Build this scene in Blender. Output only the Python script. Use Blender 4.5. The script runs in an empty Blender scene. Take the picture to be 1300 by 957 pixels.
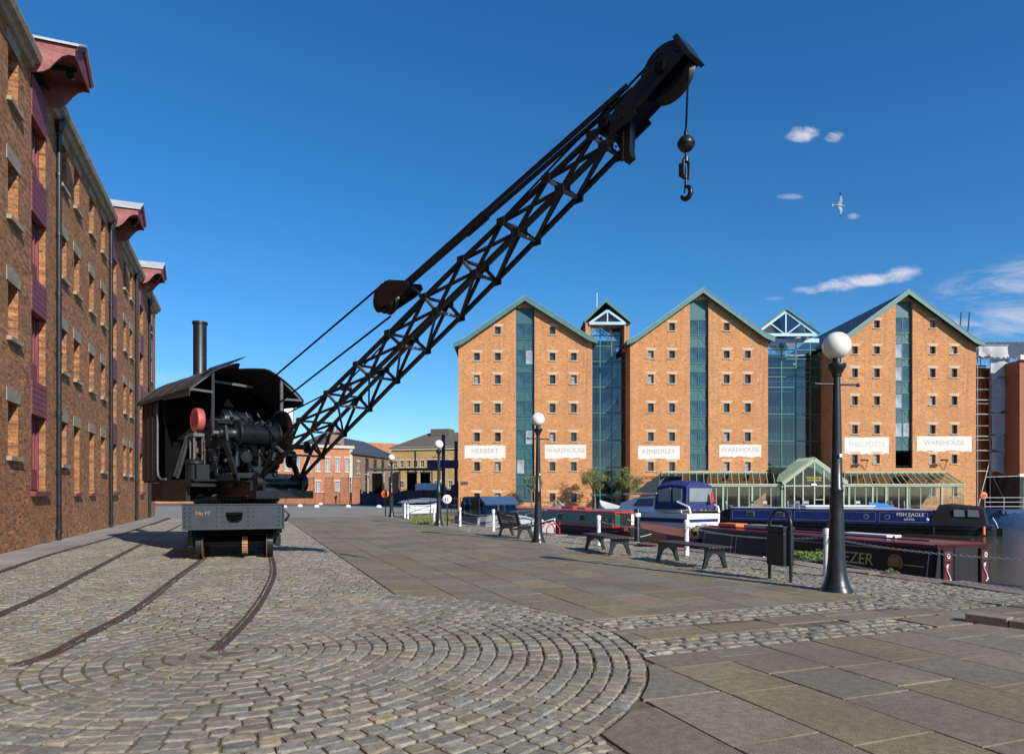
import bpy, bmesh, math, random
from mathutils import Vector, Matrix
random.seed(11)
R = math.radians
scene = bpy.context.scene
COL = scene.collection
PI = math.pi
EYE = 1.5
# dock frame: S runs along the quay, T across it
UX, UY = -.3604, .9328
VX, VY = .9328, .3604
DOCK = math.atan2(VY, VX)
def W(t, s, z=0.): return Vector((VX*t+UX*s, VY*t+UY*s, z))
def TS(x, y): return (VX*x+VY*y, UX*x+UY*y)
def G(px, py, z=0.):
    d = (EYE-z)*867/(py-626.)
    return Vector(((px-650)/867*d, d, z))

# ------------------------------------------------------------ mesh builder
class MB:
    def __init__(s, M=None):
        s.v=[]; s.f=[]; s.mi=[]; s.M=M or Matrix(); s.cur=0
    def add(s, vs, fs):
        o=len(s.v)
        s.v += [s.M @ Vector(p) for p in vs]
        s.f += [tuple(i+o for i in f) for f in fs]
        s.mi += [s.cur]*len(fs)
        return s
    def box(s, x0,x1,y0,y1,z0,z1, M=None):
        vs=[(x,y,z) for z in (z0,z1) for y in (y0,y1) for x in (x0,x1)]
        if M: vs=[M@Vector(p) for p in vs]
        return s.add(vs,[(0,2,3,1),(4,5,7,6),(0,1,5,4),(2,6,7,3),(0,4,6,2),(1,3,7,5)])
    def cbox(s, c, d, M=None):
        return s.box(c[0]-d[0]/2,c[0]+d[0]/2,c[1]-d[1]/2,c[1]+d[1]/2,c[2]-d[2]/2,c[2]+d[2]/2,M)
    def bar(s, a, b, w, h=None, up=(0,0,1)):
        h=h or w; a=Vector(a); b=Vector(b); d=(b-a)
        if d.length<1e-6: return s
        d.normalize(); up=Vector(up)
        if abs(d.dot(up))>.98: up=Vector((1,0,0))
        r=d.cross(up).normalized(); u=r.cross(d)
        q=[(-w/2,-h/2),(w/2,-h/2),(w/2,h/2),(-w/2,h/2)]
        vs=[a+r*i+u*j for i,j in q]+[b+r*i+u*j for i,j in q]
        return s.add(vs,[(0,1,2,3),(7,6,5,4),(0,4,5,1),(1,5,6,2),(2,6,7,3),(3,7,4,0)])
    def tube(s, pts, r, n=8, cap=True):
        pts=[Vector(p) for p in pts]; m=len(pts)
        rr=r if isinstance(r,(list,tuple)) else [r]*m
        vs=[]; prev=None
        for i,p in enumerate(pts):
            d=(pts[min(i+1,m-1)]-pts[max(i-1,0)])
            d=d.normalized() if d.length>1e-9 else Vector((0,0,1))
            if prev is None:
                up=Vector((0,0,1)) if abs(d.z)<.9 else Vector((1,0,0))
                a=d.cross(up).normalized()
            else:
                a=(prev-d*prev.dot(d))
                a=a.normalized() if a.length>1e-6 else d.orthogonal().normalized()
            prev=a; b=d.cross(a)
            for k in range(n):
                t=2*PI*k/n
                vs.append(p+(a*math.cos(t)+b*math.sin(t))*rr[i])
        fs=[]
        for i in range(m-1):
            for k in range(n):
                k2=(k+1)%n
                fs.append((i*n+k,i*n+k2,(i+1)*n+k2,(i+1)*n+k))
        if cap:
            fs.append(tuple(range(n-1,-1,-1))); fs.append(tuple((m-1)*n+k for k in range(n)))
        return s.add(vs,fs)
    def lathe(s, c, prof, n=20, axis='z'):
        vs=[]; m=len(prof)
        for (r,z) in prof:
            for k in range(n):
                t=2*PI*k/n; x=r*math.cos(t); y=r*math.sin(t)
                p={'z':(x,y,z),'x':(z,x,y),'y':(y,z,x)}[axis]
                vs.append(Vector(c)+Vector(p))
        fs=[]
        for i in range(m-1):
            for k in range(n):
                k2=(k+1)%n
                fs.append((i*n+k,i*n+k2,(i+1)*n+k2,(i+1)*n+k))
        fs.append(tuple(range(n-1,-1,-1))); fs.append(tuple((m-1)*n+k for k in range(n)))
        return s.add(vs,fs)
    def prism(s, poly, w0, w1, plane='xz'):
        # poly of 2D points extruded along the third axis
        n=len(poly)
        def mk(p,w):
            return {'xz':(p[0],w,p[1]),'yz':(w,p[0],p[1]),'xy':(p[0],p[1],w)}[plane]
        vs=[mk(p,w0) for p in poly]+[mk(p,w1) for p in poly]
        fs=[tuple(range(n)),tuple(range(2*n-1,n-1,-1))]+[(i,i+n,(i+1)%n+n,(i+1)%n) for i in range(n)]
        return s.add(vs,fs)
    def quad(s, *p): return s.add(p,[tuple(range(len(p)))])
    def sphere(s, c, r, n=16, m=10, sc=(1,1,1)):
        vs=[];fs=[]
        for i in range(m+1):
            a=PI*i/m
            for k in range(n):
                t=2*PI*k/n
                vs.append(Vector(c)+Vector((r*sc[0]*math.sin(a)*math.cos(t),r*sc[1]*math.sin(a)*math.sin(t),r*sc[2]*math.cos(a))))
        for i in range(m):
            for k in range(n):
                k2=(k+1)%n; fs.append((i*n+k,(i+1)*n+k,(i+1)*n+k2,i*n+k2))
        return s.add(vs,fs)
    def loft(s, secs, closed=True, cap=True):
        n=len(secs[0]); vs=[p for q in secs for p in q]; fs=[]
        for i in range(len(secs)-1):
            for k in range(n if closed else n-1):
                k2=(k+1)%n
                fs.append((i*n+k,i*n+k2,(i+1)*n+k2,(i+1)*n+k))
        if cap:
            fs.append(tuple(range(n-1,-1,-1))); fs.append(tuple((len(secs)-1)*n+k for k in range(n)))
        return s.add(vs,fs)
    def mesh(s, name, mats, smooth=None):
        me=bpy.data.meshes.new(name)
        me.from_pydata([tuple(p) for p in s.v],[],s.f)
        if not isinstance(mats,(list,tuple)): mats=[mats]
        for m in mats: me.materials.append(m)
        if len(mats)>1: me.polygons.foreach_set('material_index',s.mi)
        me.update()
        bm=bmesh.new(); bm.from_mesh(me)
        if len(bm.faces)<60000: bmesh.ops.recalc_face_normals(bm,faces=bm.faces)
        uv=bm.loops.layers.uv.new('UVMap')
        for f in bm.faces:
            n=f.normal; ax,ay,az=abs(n.x),abs(n.y),abs(n.z)
            for l in f.loops:
                c=l.vert.co
                if az>.72: l[uv].uv=(c.x,c.y)
                elif ax>ay: l[uv].uv=(c.y,c.z)
                else: l[uv].uv=(c.x,c.z)
        bm.to_mesh(me); bm.free()
        if smooth:
            me.polygons.foreach_set('use_smooth',[True]*len(me.polygons))
            me.set_sharp_from_angle(angle=R(smooth))
        return me
    def build(s, name, mats, parent=None, smooth=None, loc=(0,0,0), label=None, bevel=0):
        o=bpy.data.objects.new(name, s.mesh(name,mats,smooth)); COL.objects.link(o)
        o.location=loc
        if parent: o.parent=parent
        if label: o['label']=label
        if bevel:
            b=o.modifiers.new('bevel','BEVEL'); b.width=bevel; b.segments=2; b.limit_method='ANGLE'
        return o
def tag(o,label,cat,group=None,kind=None):
    if label: o['label']=label
    if cat: o['category']=cat
    if group: o['group']=group
    if kind: o['kind']=kind
    return o
def thing(name,label,cat,loc=(0,0,0),rz=0,group=None):
    o=bpy.data.objects.new(name,None); COL.objects.link(o)
    o.empty_display_size=.2; o.location=loc; o.rotation_euler=(0,0,rz)
    return tag(o,label,cat,group)
def struct(o,label=None,kind='structure'):
    o['kind']=kind
    if label: o['label']=label
    return o
def dup(o,parent=None,loc=None,rz=None,label=None):
    c=o.copy(); COL.objects.link(c)
    if parent is not None: c.parent=parent
    if loc is not None: c.location=loc
    if rz is not None: c.rotation_euler=(0,0,rz)
    if label: c['label']=label
    for ch in list(o.children): dup(ch,c)
    return c
def text_part(txt,size,mat,parent,loc,rot=(R(90),0,0),depth=.01,name='lettering',sx=1.,spacing=1.,align='CENTER'):
    cu=bpy.data.curves.new('t','FONT'); cu.body=txt; cu.size=size; cu.extrude=depth
    cu.align_x=align; cu.align_y='CENTER'; cu.space_character=spacing
    to=bpy.data.objects.new('t',cu); COL.objects.link(to)
    me=bpy.data.meshes.new_from_object(to); bpy.data.objects.remove(to)
    me.materials.clear(); me.materials.append(mat); me.name=name
    o=bpy.data.objects.new(name,me); COL.objects.link(o); o.parent=parent
    o.location=loc; o.rotation_euler=rot; o.scale=(sx,1,1)
    return o

# ------------------------------------------------------------ materials
class NT:
    def __init__(s,m): s.t=m.node_tree; s.n=s.t.nodes; s.l=s.t.links
    def new(s,k,**kw):
        n=s.n.new(k)
        for a,b in kw.items(): setattr(n,a,b)
        return n
    def link(s,a,b): s.l.new(a,b)
def newmat(name):
    m=bpy.data.materials.new(name); m.use_nodes=True
    nt=NT(m); p=m.node_tree.nodes['Principled BSDF']
    return m,nt,p
def ramp(nt,fac,stops):
    r=nt.new('ShaderNodeValToRGB'); e=r.color_ramp.elements
    while len(e)<len(stops): e.new(.5)
    for i,(pos,c) in enumerate(stops):
        e[i].position=pos; e[i].color=(c[0],c[1],c[2],1) if len(c)==3 else c
    if fac is not None: nt.link(fac,r.inputs[0])
    return r
def mix(nt,a,b,f,mode='MIX'):
    n=nt.new('ShaderNodeMix',data_type='RGBA',blend_type=mode)
    for sock,val in ((n.inputs[0],f),(n.inputs[6],a),(n.inputs[7],b)):
        if isinstance(val,bpy.types.NodeSocket): nt.link(val,sock)
        elif isinstance(val,(int,float)): sock.default_value=val
        else: sock.default_value=(val[0],val[1],val[2],1)
    return n.outputs[2]
def noise(nt,vec,scale,detail=4,rough=.6,dist=0):
    n=nt.new('ShaderNodeTexNoise'); n.inputs['Scale'].default_value=scale
    n.inputs['Detail'].default_value=detail; n.inputs['Roughness'].default_value=rough
    n.inputs['Distortion'].default_value=dist
    if vec is not None: nt.link(vec,n.inputs['Vector'])
    return n.outputs[0]
def bump(nt,p,h,strength=.3,dist=.02):
    b=nt.new('ShaderNodeBump'); b.inputs['Strength'].default_value=strength; b.inputs['Distance'].default_value=dist
    nt.link(h,b.inputs['Height']); nt.link(b.outputs[0],p.inputs['Normal'])
def coord(nt,k='Object'): return nt.new('ShaderNodeTexCoord').outputs[k]
def paint(name,c,rough=.45,var=.25,metal=0.,nscale=3.,dirt=None,bumpy=.08):
    m,nt,p=newmat(name); v=coord(nt)
    n1=noise(nt,v,nscale,5,.65); n2=noise(nt,v,nscale*9,3,.6)
    lo=[x*(1-var) for x in c]; hi=[min(1,x*(1+var)) for x in c]
    col=ramp(nt,n1,[(.3,lo),(.7,hi)]).outputs[0]
    if dirt:
        d=ramp(nt,n2,[(.58,(0,0,0)),(.72,(1,1,1))]).outputs[0]
        col=mix(nt,col,dirt,d)
    nt.link(col,p.inputs['Base Color'])
    r=ramp(nt,n2,[(.2,(rough*.75,)*3),(.8,(min(1,rough*1.3),)*3)]).outputs[0]
    nt.link(r,p.inputs['Roughness']); p.inputs['Metallic'].default_value=metal
    if bumpy: bump(nt,p,n2,bumpy,.01)
    return m
def brick_mat(name,c1,c2,mort,patch,pale,rough=.85,dark=None,strength=.5,bw=.225,bh=.075):
    m,nt,p=newmat(name); uv=coord(nt,'UV')
    b=nt.new('ShaderNodeTexBrick'); b.inputs['Scale'].default_value=1
    b.inputs['Brick Width'].default_value=bw; b.inputs['Row Height'].default_value=bh
    b.inputs['Mortar Size'].default_value=.009; b.inputs['Mortar Smooth'].default_value=.3; b.inputs['Bias'].default_value=-.1
    b.inputs['Color1'].default_value=(*c1,1); b.inputs['Color2'].default_value=(*c2,1); b.inputs['Mortar'].default_value=(*mort,1)
    nt.link(uv,b.inputs['Vector'])
    # snapped per-brick random for odd burnt or pale bricks
    sn=nt.new('ShaderNodeVectorMath',operation='SNAP'); sn.inputs[1].default_value=(bw,bh,1); nt.link(uv,sn.inputs[0])
    wn=nt.new('ShaderNodeTexWhiteNoise'); nt.link(sn.outputs[0],wn.inputs[0])
    odd=ramp(nt,wn.outputs[0],[(0,(.45,.42,.42)),(.12,(.6,.55,.55)),(.2,(.92,.92,.92)),(.75,(1.,1.,1.)),(.85,(1.25,1.2,1.15)),(1,(1.5,1.42,1.3))])
    odd.color_ramp.interpolation='LINEAR'
    big=noise(nt,uv,.35,6,.7,.4); mid=noise(nt,uv,2.2,5,.7)
    col=mix(nt,b.outputs[0],odd.outputs[0],strength,'MULTIPLY')
    col=mix(nt,col,patch,ramp(nt,big,[(.45,(0,0,0)),(.7,(.6,.6,.6))]).outputs[0])
    col=mix(nt,col,pale,ramp(nt,mid,[(.56,(0,0,0)),(.75,(.55,.55,.55))]).outputs[0])
    if dark:
        col=mix(nt,col,dark,ramp(nt,noise(nt,uv,5,4,.7,.6),[(.6,(0,0,0)),(.74,(.65,.65,.65))]).outputs[0])
    stm=nt.new('ShaderNodeMapping'); stm.inputs['Scale'].default_value=(2.2,.12,1); nt.link(uv,stm.inputs[0])
    col=mix(nt,col,[.55*x for x in patch],ramp(nt,noise(nt,stm.outputs[0],1,5,.7,.3),[(.5,(0,0,0)),(.75,(.5,.5,.5))]).outputs[0])
    nt.link(col,p.inputs['Base Color']); p.inputs['Roughness'].default_value=rough
    if dark: 
        fn=noise(nt,uv,11,5,.75,.3); col=mix(nt,col,[1.25*x for x in pale],ramp(nt,fn,[(.57,(0,0,0)),(.66,(.75,.75,.75))]).outputs[0]); col=mix(nt,col,dark,ramp(nt,fn,[(.36,(.85,.85,.85)),(.44,(0,0,0))]).outputs[0]); nt.link(col,p.inputs['Base Color'])
    inv=nt.new('ShaderNodeMath',operation='SUBTRACT'); inv.inputs[0].default_value=1.; nt.link(b.outputs[1],inv.inputs[1])
    ad=nt.new('ShaderNodeMath',operation='MULTIPLY_ADD'); nt.link(mid,ad.inputs[0]); ad.inputs[1].default_value=.8; nt.link(inv.outputs[0],ad.inputs[2])
    bump(nt,p,ad.outputs[0],.9 if dark else .5,.022 if dark else .015)
    return m
M={}
M['brick_left']=brick_mat('old red brick',(.5,.175,.05),(.22,.075,.03),(.34,.27,.17),(.27,.12,.045),(.5,.32,.14),dark=(.035,.026,.02),strength=1.)
M['brick_far']=brick_mat('orange brick',(.58,.25,.09),(.48,.19,.065),(.54,.38,.22),(.4,.17,.065),(.62,.38,.18),strength=.5)
M['brick_b']=brick_mat('plain orange brick',(.5,.18,.08),(.42,.14,.06),(.45,.3,.2),(.36,.13,.06),(.55,.27,.14),strength=.5)
M['brick_brown']=brick_mat('brown brick',(.24,.15,.1),(.17,.1,.065),(.3,.25,.2),(.14,.08,.05),(.33,.22,.15),strength=.7)
M['brick_yellow']=brick_mat('yellow brick',(.5,.33,.12),(.42,.27,.09),(.45,.36,.22),(.36,.24,.08),(.58,.42,.2),strength=.5)
M['brick_low']=brick_mat('wall brick',(.45,.16,.07),(.36,.12,.05),(.4,.28,.2),(.3,.1,.05),(.5,.24,.13),strength=.7)
M['lintel']=paint('weathered stone',(.28,.25,.185),.9,.35,nscale=4,dirt=(.16,.14,.1))
M['pale_stone']=paint('pale sill stone',(.5,.46,.36),.9,.2,nscale=4)
M['patch_paint']=paint('old whitewash on brick',(.66,.64,.6),.9,.06,nscale=2)
M['cream_patch']=paint('cream render patch',(.55,.4,.26),.9,.3,nscale=5)
M['sign_grey']=paint('faded grey lettering',(.36,.36,.36),.9,.1)
M['sign_pale']=paint('very faded lettering',(.5,.49,.45),.9,.08)
M['gold']=paint('gold lettering',(.75,.55,.2),.6,.2)
M['dark_letter']=paint('dark brown lettering',(.05,.02,.02),.7,.2)
M['white_letter']=paint('white lettering',(.75,.76,.78),.6,.05)
M['yellow']=paint('yellow lettering',(.65,.6,.08),.6,.1)
M['black']=paint('gloss black paint',(.013,.017,.022),.33,.5,dirt=(.035,.028,.022),nscale=4)
M['black_matt']=paint('matt black and cab shade',(.003,.003,.0035),.9,.4)
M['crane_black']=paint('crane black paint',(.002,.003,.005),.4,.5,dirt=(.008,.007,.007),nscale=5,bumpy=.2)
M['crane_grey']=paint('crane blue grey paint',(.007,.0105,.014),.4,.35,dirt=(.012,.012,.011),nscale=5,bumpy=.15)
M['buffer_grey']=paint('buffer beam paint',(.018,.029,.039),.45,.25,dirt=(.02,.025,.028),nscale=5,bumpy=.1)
M['crane_light']=paint('crane pale and sunlit grey',(.085,.1,.11),.5,.3,dirt=(.07,.05,.035),nscale=5)
M['roof_felt']=paint('dusty black roof sheet',(.03,.027,.026),.7,.5,nscale=2,dirt=(.05,.045,.04))
M['house_brown']=paint('dark brown panel',(.03,.02,.018),.6,.3,nscale=3)
M['red_wheel']=paint('faded red paint',(.45,.09,.09),.5,.25,dirt=(.2,.05,.05))
M['rust']=paint('rusty steel',(.12,.055,.035),.8,.4,nscale=8,dirt=(.2,.11,.07))
M['rust_orange']=paint('orange rust',(.38,.2,.1),.8,.3)
M['rail']=paint('rail steel',(.085,.05,.042),.6,.35,nscale=6,dirt=(.14,.08,.05))
M['steel']=paint('bare steel',(.4,.42,.44),.35,.2,metal=.6)
M['galv']=paint('galvanised steel',(.42,.44,.45),.5,.15,metal=.3)
M['pink']=paint('plum red timber paint',(.19,.04,.055),.6,.3,dirt=(.15,.05,.06))
M['pink_pale']=paint('faded pink timber',(.29,.095,.09),.65,.3,dirt=(.16,.05,.055))
M['lead']=paint('lead sheet',(.4,.41,.42),.6,.2)
M['slate']=paint('slate roof',(.055,.06,.072),.6,.35,nscale=6)
M['slate_brown']=paint('brown tile roof',(.11,.095,.075),.8,.3,nscale=4)
M['teal']=paint('teal paint',(.02,.105,.125),.5,.12,nscale=2)
M['teal_edge']=paint('teal roof edge',(.05,.17,.175),.5,.12,nscale=2)
M['teal_dark']=paint('dark teal soffit',(.015,.07,.08),.6,.1)
M['sky_frame']=paint('pale blue steel',(.36,.55,.66),.45,.08)
M['green_frame']=paint('sage green frame',(.3,.38,.27),.5,.1)
M['glaze_green']=paint('glazing bar green',(.03,.17,.13),.5,.1)
M['white']=paint('white paint',(.78,.79,.8),.4,.05,nscale=3,dirt=(.55,.54,.5))
M['gel_white']=paint('white gelcoat',(.78,.79,.8),.22,.04)
M['globe']=paint('opal glass',(.8,.79,.76),.2,.03,bumpy=0)
M['navy']=paint('navy paint',(.012,.022,.11),.25,.2)
M['navy_cloth']=paint('navy canvas',(.015,.025,.13),.75,.3)
M['blue_cloth']=paint('blue grey canvas',(.035,.075,.16),.75,.25)
M['blue_tarp']=paint('bright blue tarp',(.04,.16,.5),.6,.2)
M['black_cloth']=paint('black canvas',(.006,.006,.009),.75,.3)
M['boat_green']=paint('boat green',(.012,.085,.05),.3,.15)
M['boat_red']=paint('boat red',(.42,.03,.03),.35,.2)
M['maroon']=paint('maroon paint',(.13,.016,.024),.35,.25)
M['boat_black']=paint('black hull',(.009,.009,.011),.35,.4)
M['boat_blue']=paint('mid blue hull',(.022,.06,.15),.35,.25)
M['orange']=paint('orange plastic',(.85,.16,.03),.5,.08)
M['brown_wood']=paint('dark varnished slats',(.05,.036,.03),.5,.35,nscale=9)
M['clear_vinyl']=paint('hazy vinyl window',(.2,.23,.26),.12,.15,nscale=1.5,bumpy=0)
M['cloth_grey']=paint('grey canvas',(.22,.23,.27),.8,.25)
M['trunk']=paint('bark',(.2,.16,.12),.9,.3,nscale=8)
M['car_white']=paint('white car paint',(.8,.8,.8),.2,.02)
M['car_black']=paint('black car paint',(.02,.022,.03),.2,.1)
M['car_blue']=paint('dark blue car paint',(.02,.03,.08),.2,.1)
M['tyre']=paint('tyre rubber',(.015,.015,.015),.8,.1)
M['hill']=paint('distant hill',(.09,.095,.05),.95,.4,nscale=.02)
M['orange_clad']=paint('rust red cladding',(.3,.1,.045),.7,.15,nscale=2)
M['grey_rib']=paint('ribbed metal roof',(.17,.18,.19),.5,.2)
def leaf_mat(name,a,b):
    m,nt,p=newmat(name); v=coord(nt)
    n=noise(nt,v,9,2,.5); n2=noise(nt,v,1.5,2,.5)
    c=ramp(nt,n,[(.3,a),(.7,b)]).outputs[0]
    nt.link(c,p.inputs['Base Color']); p.inputs['Roughness'].default_value=.6
    return m
M['leaf']=leaf_mat('olive leaves',(.06,.09,.025),(.17,.2,.07))
M['leaf2']=leaf_mat('fresh green leaves',(.07,.13,.02),(.16,.24,.05))
M['grass']=leaf_mat('grass blades',(.1,.14,.03),(.24,.26,.08))
M['black_matt'].node_tree.nodes['Principled BSDF'].inputs['Specular IOR Level'].default_value=.1  # near black with little sheen, so the cab inside looks deeply shaded
def glass_dark(name,c=(.02,.03,.04),rough=.04):
    m,nt,p=newmat(name); v=coord(nt)
    n=noise(nt,v,1.2,3,.6)
    nt.link(ramp(nt,n,[(.35,c),(.75,[x*2.2+.01 for x in c])]).outputs[0],p.inputs['Base Color'])
    p.inputs['Roughness'].default_value=rough; p.inputs['IOR'].default_value=1.6
    bump(nt,p,noise(nt,v,.8,1,.4),.03,.05)
    return m
M['glass']=glass_dark('dark window glass')
M['glass_blue']=glass_dark('blue tinted glass',(.02,.055,.075))
M['glass_pale']=glass_dark('pale curtained glass',(.2,.23,.25),.15)
def glass_clear(name,tint,mixf):
    m,nt,p=newmat(name)
    nt.n.remove(p); out=[n for n in nt.n if n.type=='OUTPUT_MATERIAL'][0]
    tr=nt.new('ShaderNodeBsdfTransparent'); tr.inputs[0].default_value=(*tint,1)
    gl=nt.new('ShaderNodeBsdfGlossy'); gl.inputs['Roughness'].default_value=.03; gl.inputs[0].default_value=(.9,.95,1,1)
    fr=nt.new('ShaderNodeFresnel'); fr.inputs[0].default_value=1.5
    ad=nt.new('ShaderNodeMath',operation='MAXIMUM'); ad.inputs[1].default_value=mixf; nt.link(fr.outputs[0],ad.inputs[0])
    mx=nt.new('ShaderNodeMixShader'); nt.link(ad.outputs[0],mx.inputs[0]); nt.link(tr.outputs[0],mx.inputs[1]); nt.link(gl.outputs[0],mx.inputs[2])
    nt.link(mx.outputs[0],out.inputs[0])
    return m
M['glass_atrium']=glass_clear('atrium glass',(.86,.93,.95),.05)
M['glass_canopy']=glass_clear('canopy glass',(.6,.72,.68),.15)
M['vinyl']=glass_clear('clear vinyl',(.75,.78,.8),.1)
M['netting']=glass_clear('debris netting',(.8,.8,.82),.02)
def netmat():
    m,nt,p=newmat('white debris netting')
    out=[n for n in nt.n if n.type=='OUTPUT_MATERIAL'][0]
    p.inputs['Base Color'].default_value=(.5,.5,.52,1); p.inputs['Roughness'].default_value=.9
    tr=nt.new('ShaderNodeBsdfTransparent'); mx=nt.new('ShaderNodeMixShader')
    n=noise(nt,coord(nt),2.5,4,.6)
    f=ramp(nt,n,[(.3,(.7,.7,.7)),(.7,(.92,.92,.92))]).outputs[0]
    nt.link(f,mx.inputs[0]); nt.link(tr.outputs[0],mx.inputs[1]); nt.link(p.outputs[0],mx.inputs[2]); nt.link(mx.outputs[0],out.inputs[0])
    return m
M['netting']=netmat()
def stone_mat(name,base,var=.35,spot=(.1,.09,.07),moss=None,bstr=.5):
    m,nt,p=newmat(name); v=coord(nt)
    at=nt.new('ShaderNodeAttribute'); at.attribute_name='Col'
    n1=noise(nt,v,14,6,.7); n2=noise(nt,v,70,3,.7); n3=noise(nt,v,.5,4,.6)
    lo=[x*(1-var) for x in base]; hi=[x*(1+var) for x in base]
    c=ramp(nt,n1,[(.3,lo),(.7,hi)]).outputs[0]
    c=mix(nt,c,at.outputs[0],1.,'MULTIPLY')
    c=mix(nt,c,spot,ramp(nt,n2,[(.6,(0,0,0)),(.75,(.7,.7,.7))]).outputs[0])
    n4=noise(nt,v,3.2,5,.7); c=mix(nt,c,[x*1.5 for x in base],ramp(nt,n4,[(.56,(0,0,0)),(.72,(.4,.4,.4))]).outputs[0])
    c=mix(nt,c,[x*.62 for x in base],ramp(nt,n3,[(.48,(0,0,0)),(.66,(.65,.65,.65))]).outputs[0])
    if moss: c=mix(nt,c,moss,ramp(nt,noise(nt,v,1.3,4,.6),[(.55,(0,0,0)),(.75,(.6,.6,.6))]).outputs[0])
    nt.link(c,p.inputs['Base Color']); p.inputs['Roughness'].default_value=.82
    ad=nt.new('ShaderNodeMath',operation='ADD'); nt.link(n1,ad.inputs[0]); nt.link(n2,ad.inputs[1])
    bump(nt,p,ad.outputs[0],bstr,.012)
    return m
M['sett']=stone_mat('granite setts',(.235,.215,.172),.5,(.08,.07,.05),moss=(.15,.13,.08),bstr=.5)
M['flag']=stone_mat('york flagstone',(.2,.168,.118),.35,(.12,.1,.07),moss=(.13,.125,.06))
M['coping']=stone_mat('quay coping',(.25,.2,.165),.25)
M['pale_path']=stone_mat('pale path slab',(.27,.255,.23),.15,bstr=.3)
def ground_mat():
    m,nt,p=newmat('sandy ground'); v=coord(nt)
    n=noise(nt,v,9,5,.7); n2=noise(nt,v,1.1,4,.6)
    c=ramp(nt,n,[(.3,(.06,.048,.03)),(.7,(.16,.13,.08))]).outputs[0]
    c=mix(nt,c,(.07,.08,.03),ramp(nt,n2,[(.55,(0,0,0)),(.7,(.7,.7,.7))]).outputs[0])
    nt.link(c,p.inputs['Base Color']); p.inputs['Roughness'].default_value=.95
    bump(nt,p,n,.6,.02); return m
M['ground']=ground_mat()
def plain_ground(name,a,b,sc=.6):
    m,nt,p=newmat(name); v=coord(nt)
    n=noise(nt,v,sc,6,.7); n2=noise(nt,v,25,3,.6)
    c=ramp(nt,n,[(.3,a),(.7,b)]).outputs[0]
    c=mix(nt,c,[x*.6 for x in a],ramp(nt,n2,[(.55,(0,0,0)),(.7,(.5,.5,.5))]).outputs[0])
    nt.link(c,p.inputs['Base Color']); p.inputs['Roughness'].default_value=.9
    bump(nt,p,n2,.4,.01); return m
M['tarmac_red']=plain_ground('reddish tarmac',(.1,.075,.07),(.15,.11,.1))
M['pave_pale']=plain_ground('pale paving',(.2,.19,.17),(.27,.25,.22))
M['quay_face']=plain_ground('quay wall stone',(.06,.055,.045),(.14,.12,.095),1.5)
M['far_pave']=plain_ground('far quay paving',(.22,.2,.16),(.3,.27,.22))
def water_mat():
    m,nt,p=newmat('dock water'); v=coord(nt)
    p.inputs['Base Color'].default_value=(.07,.066,.033,1); p.inputs['Roughness'].default_value=.07; p.inputs['IOR'].default_value=1.33
    mp=nt.new('ShaderNodeMapping'); mp.inputs['Scale'].default_value=(1,2.2,1); nt.link(v,mp.inputs[0])
    n=noise(nt,mp.outputs[0],4.5,6,.6,.3)
    bump(nt,p,n,.45,.04); return m
M['water']=water_mat()

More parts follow.
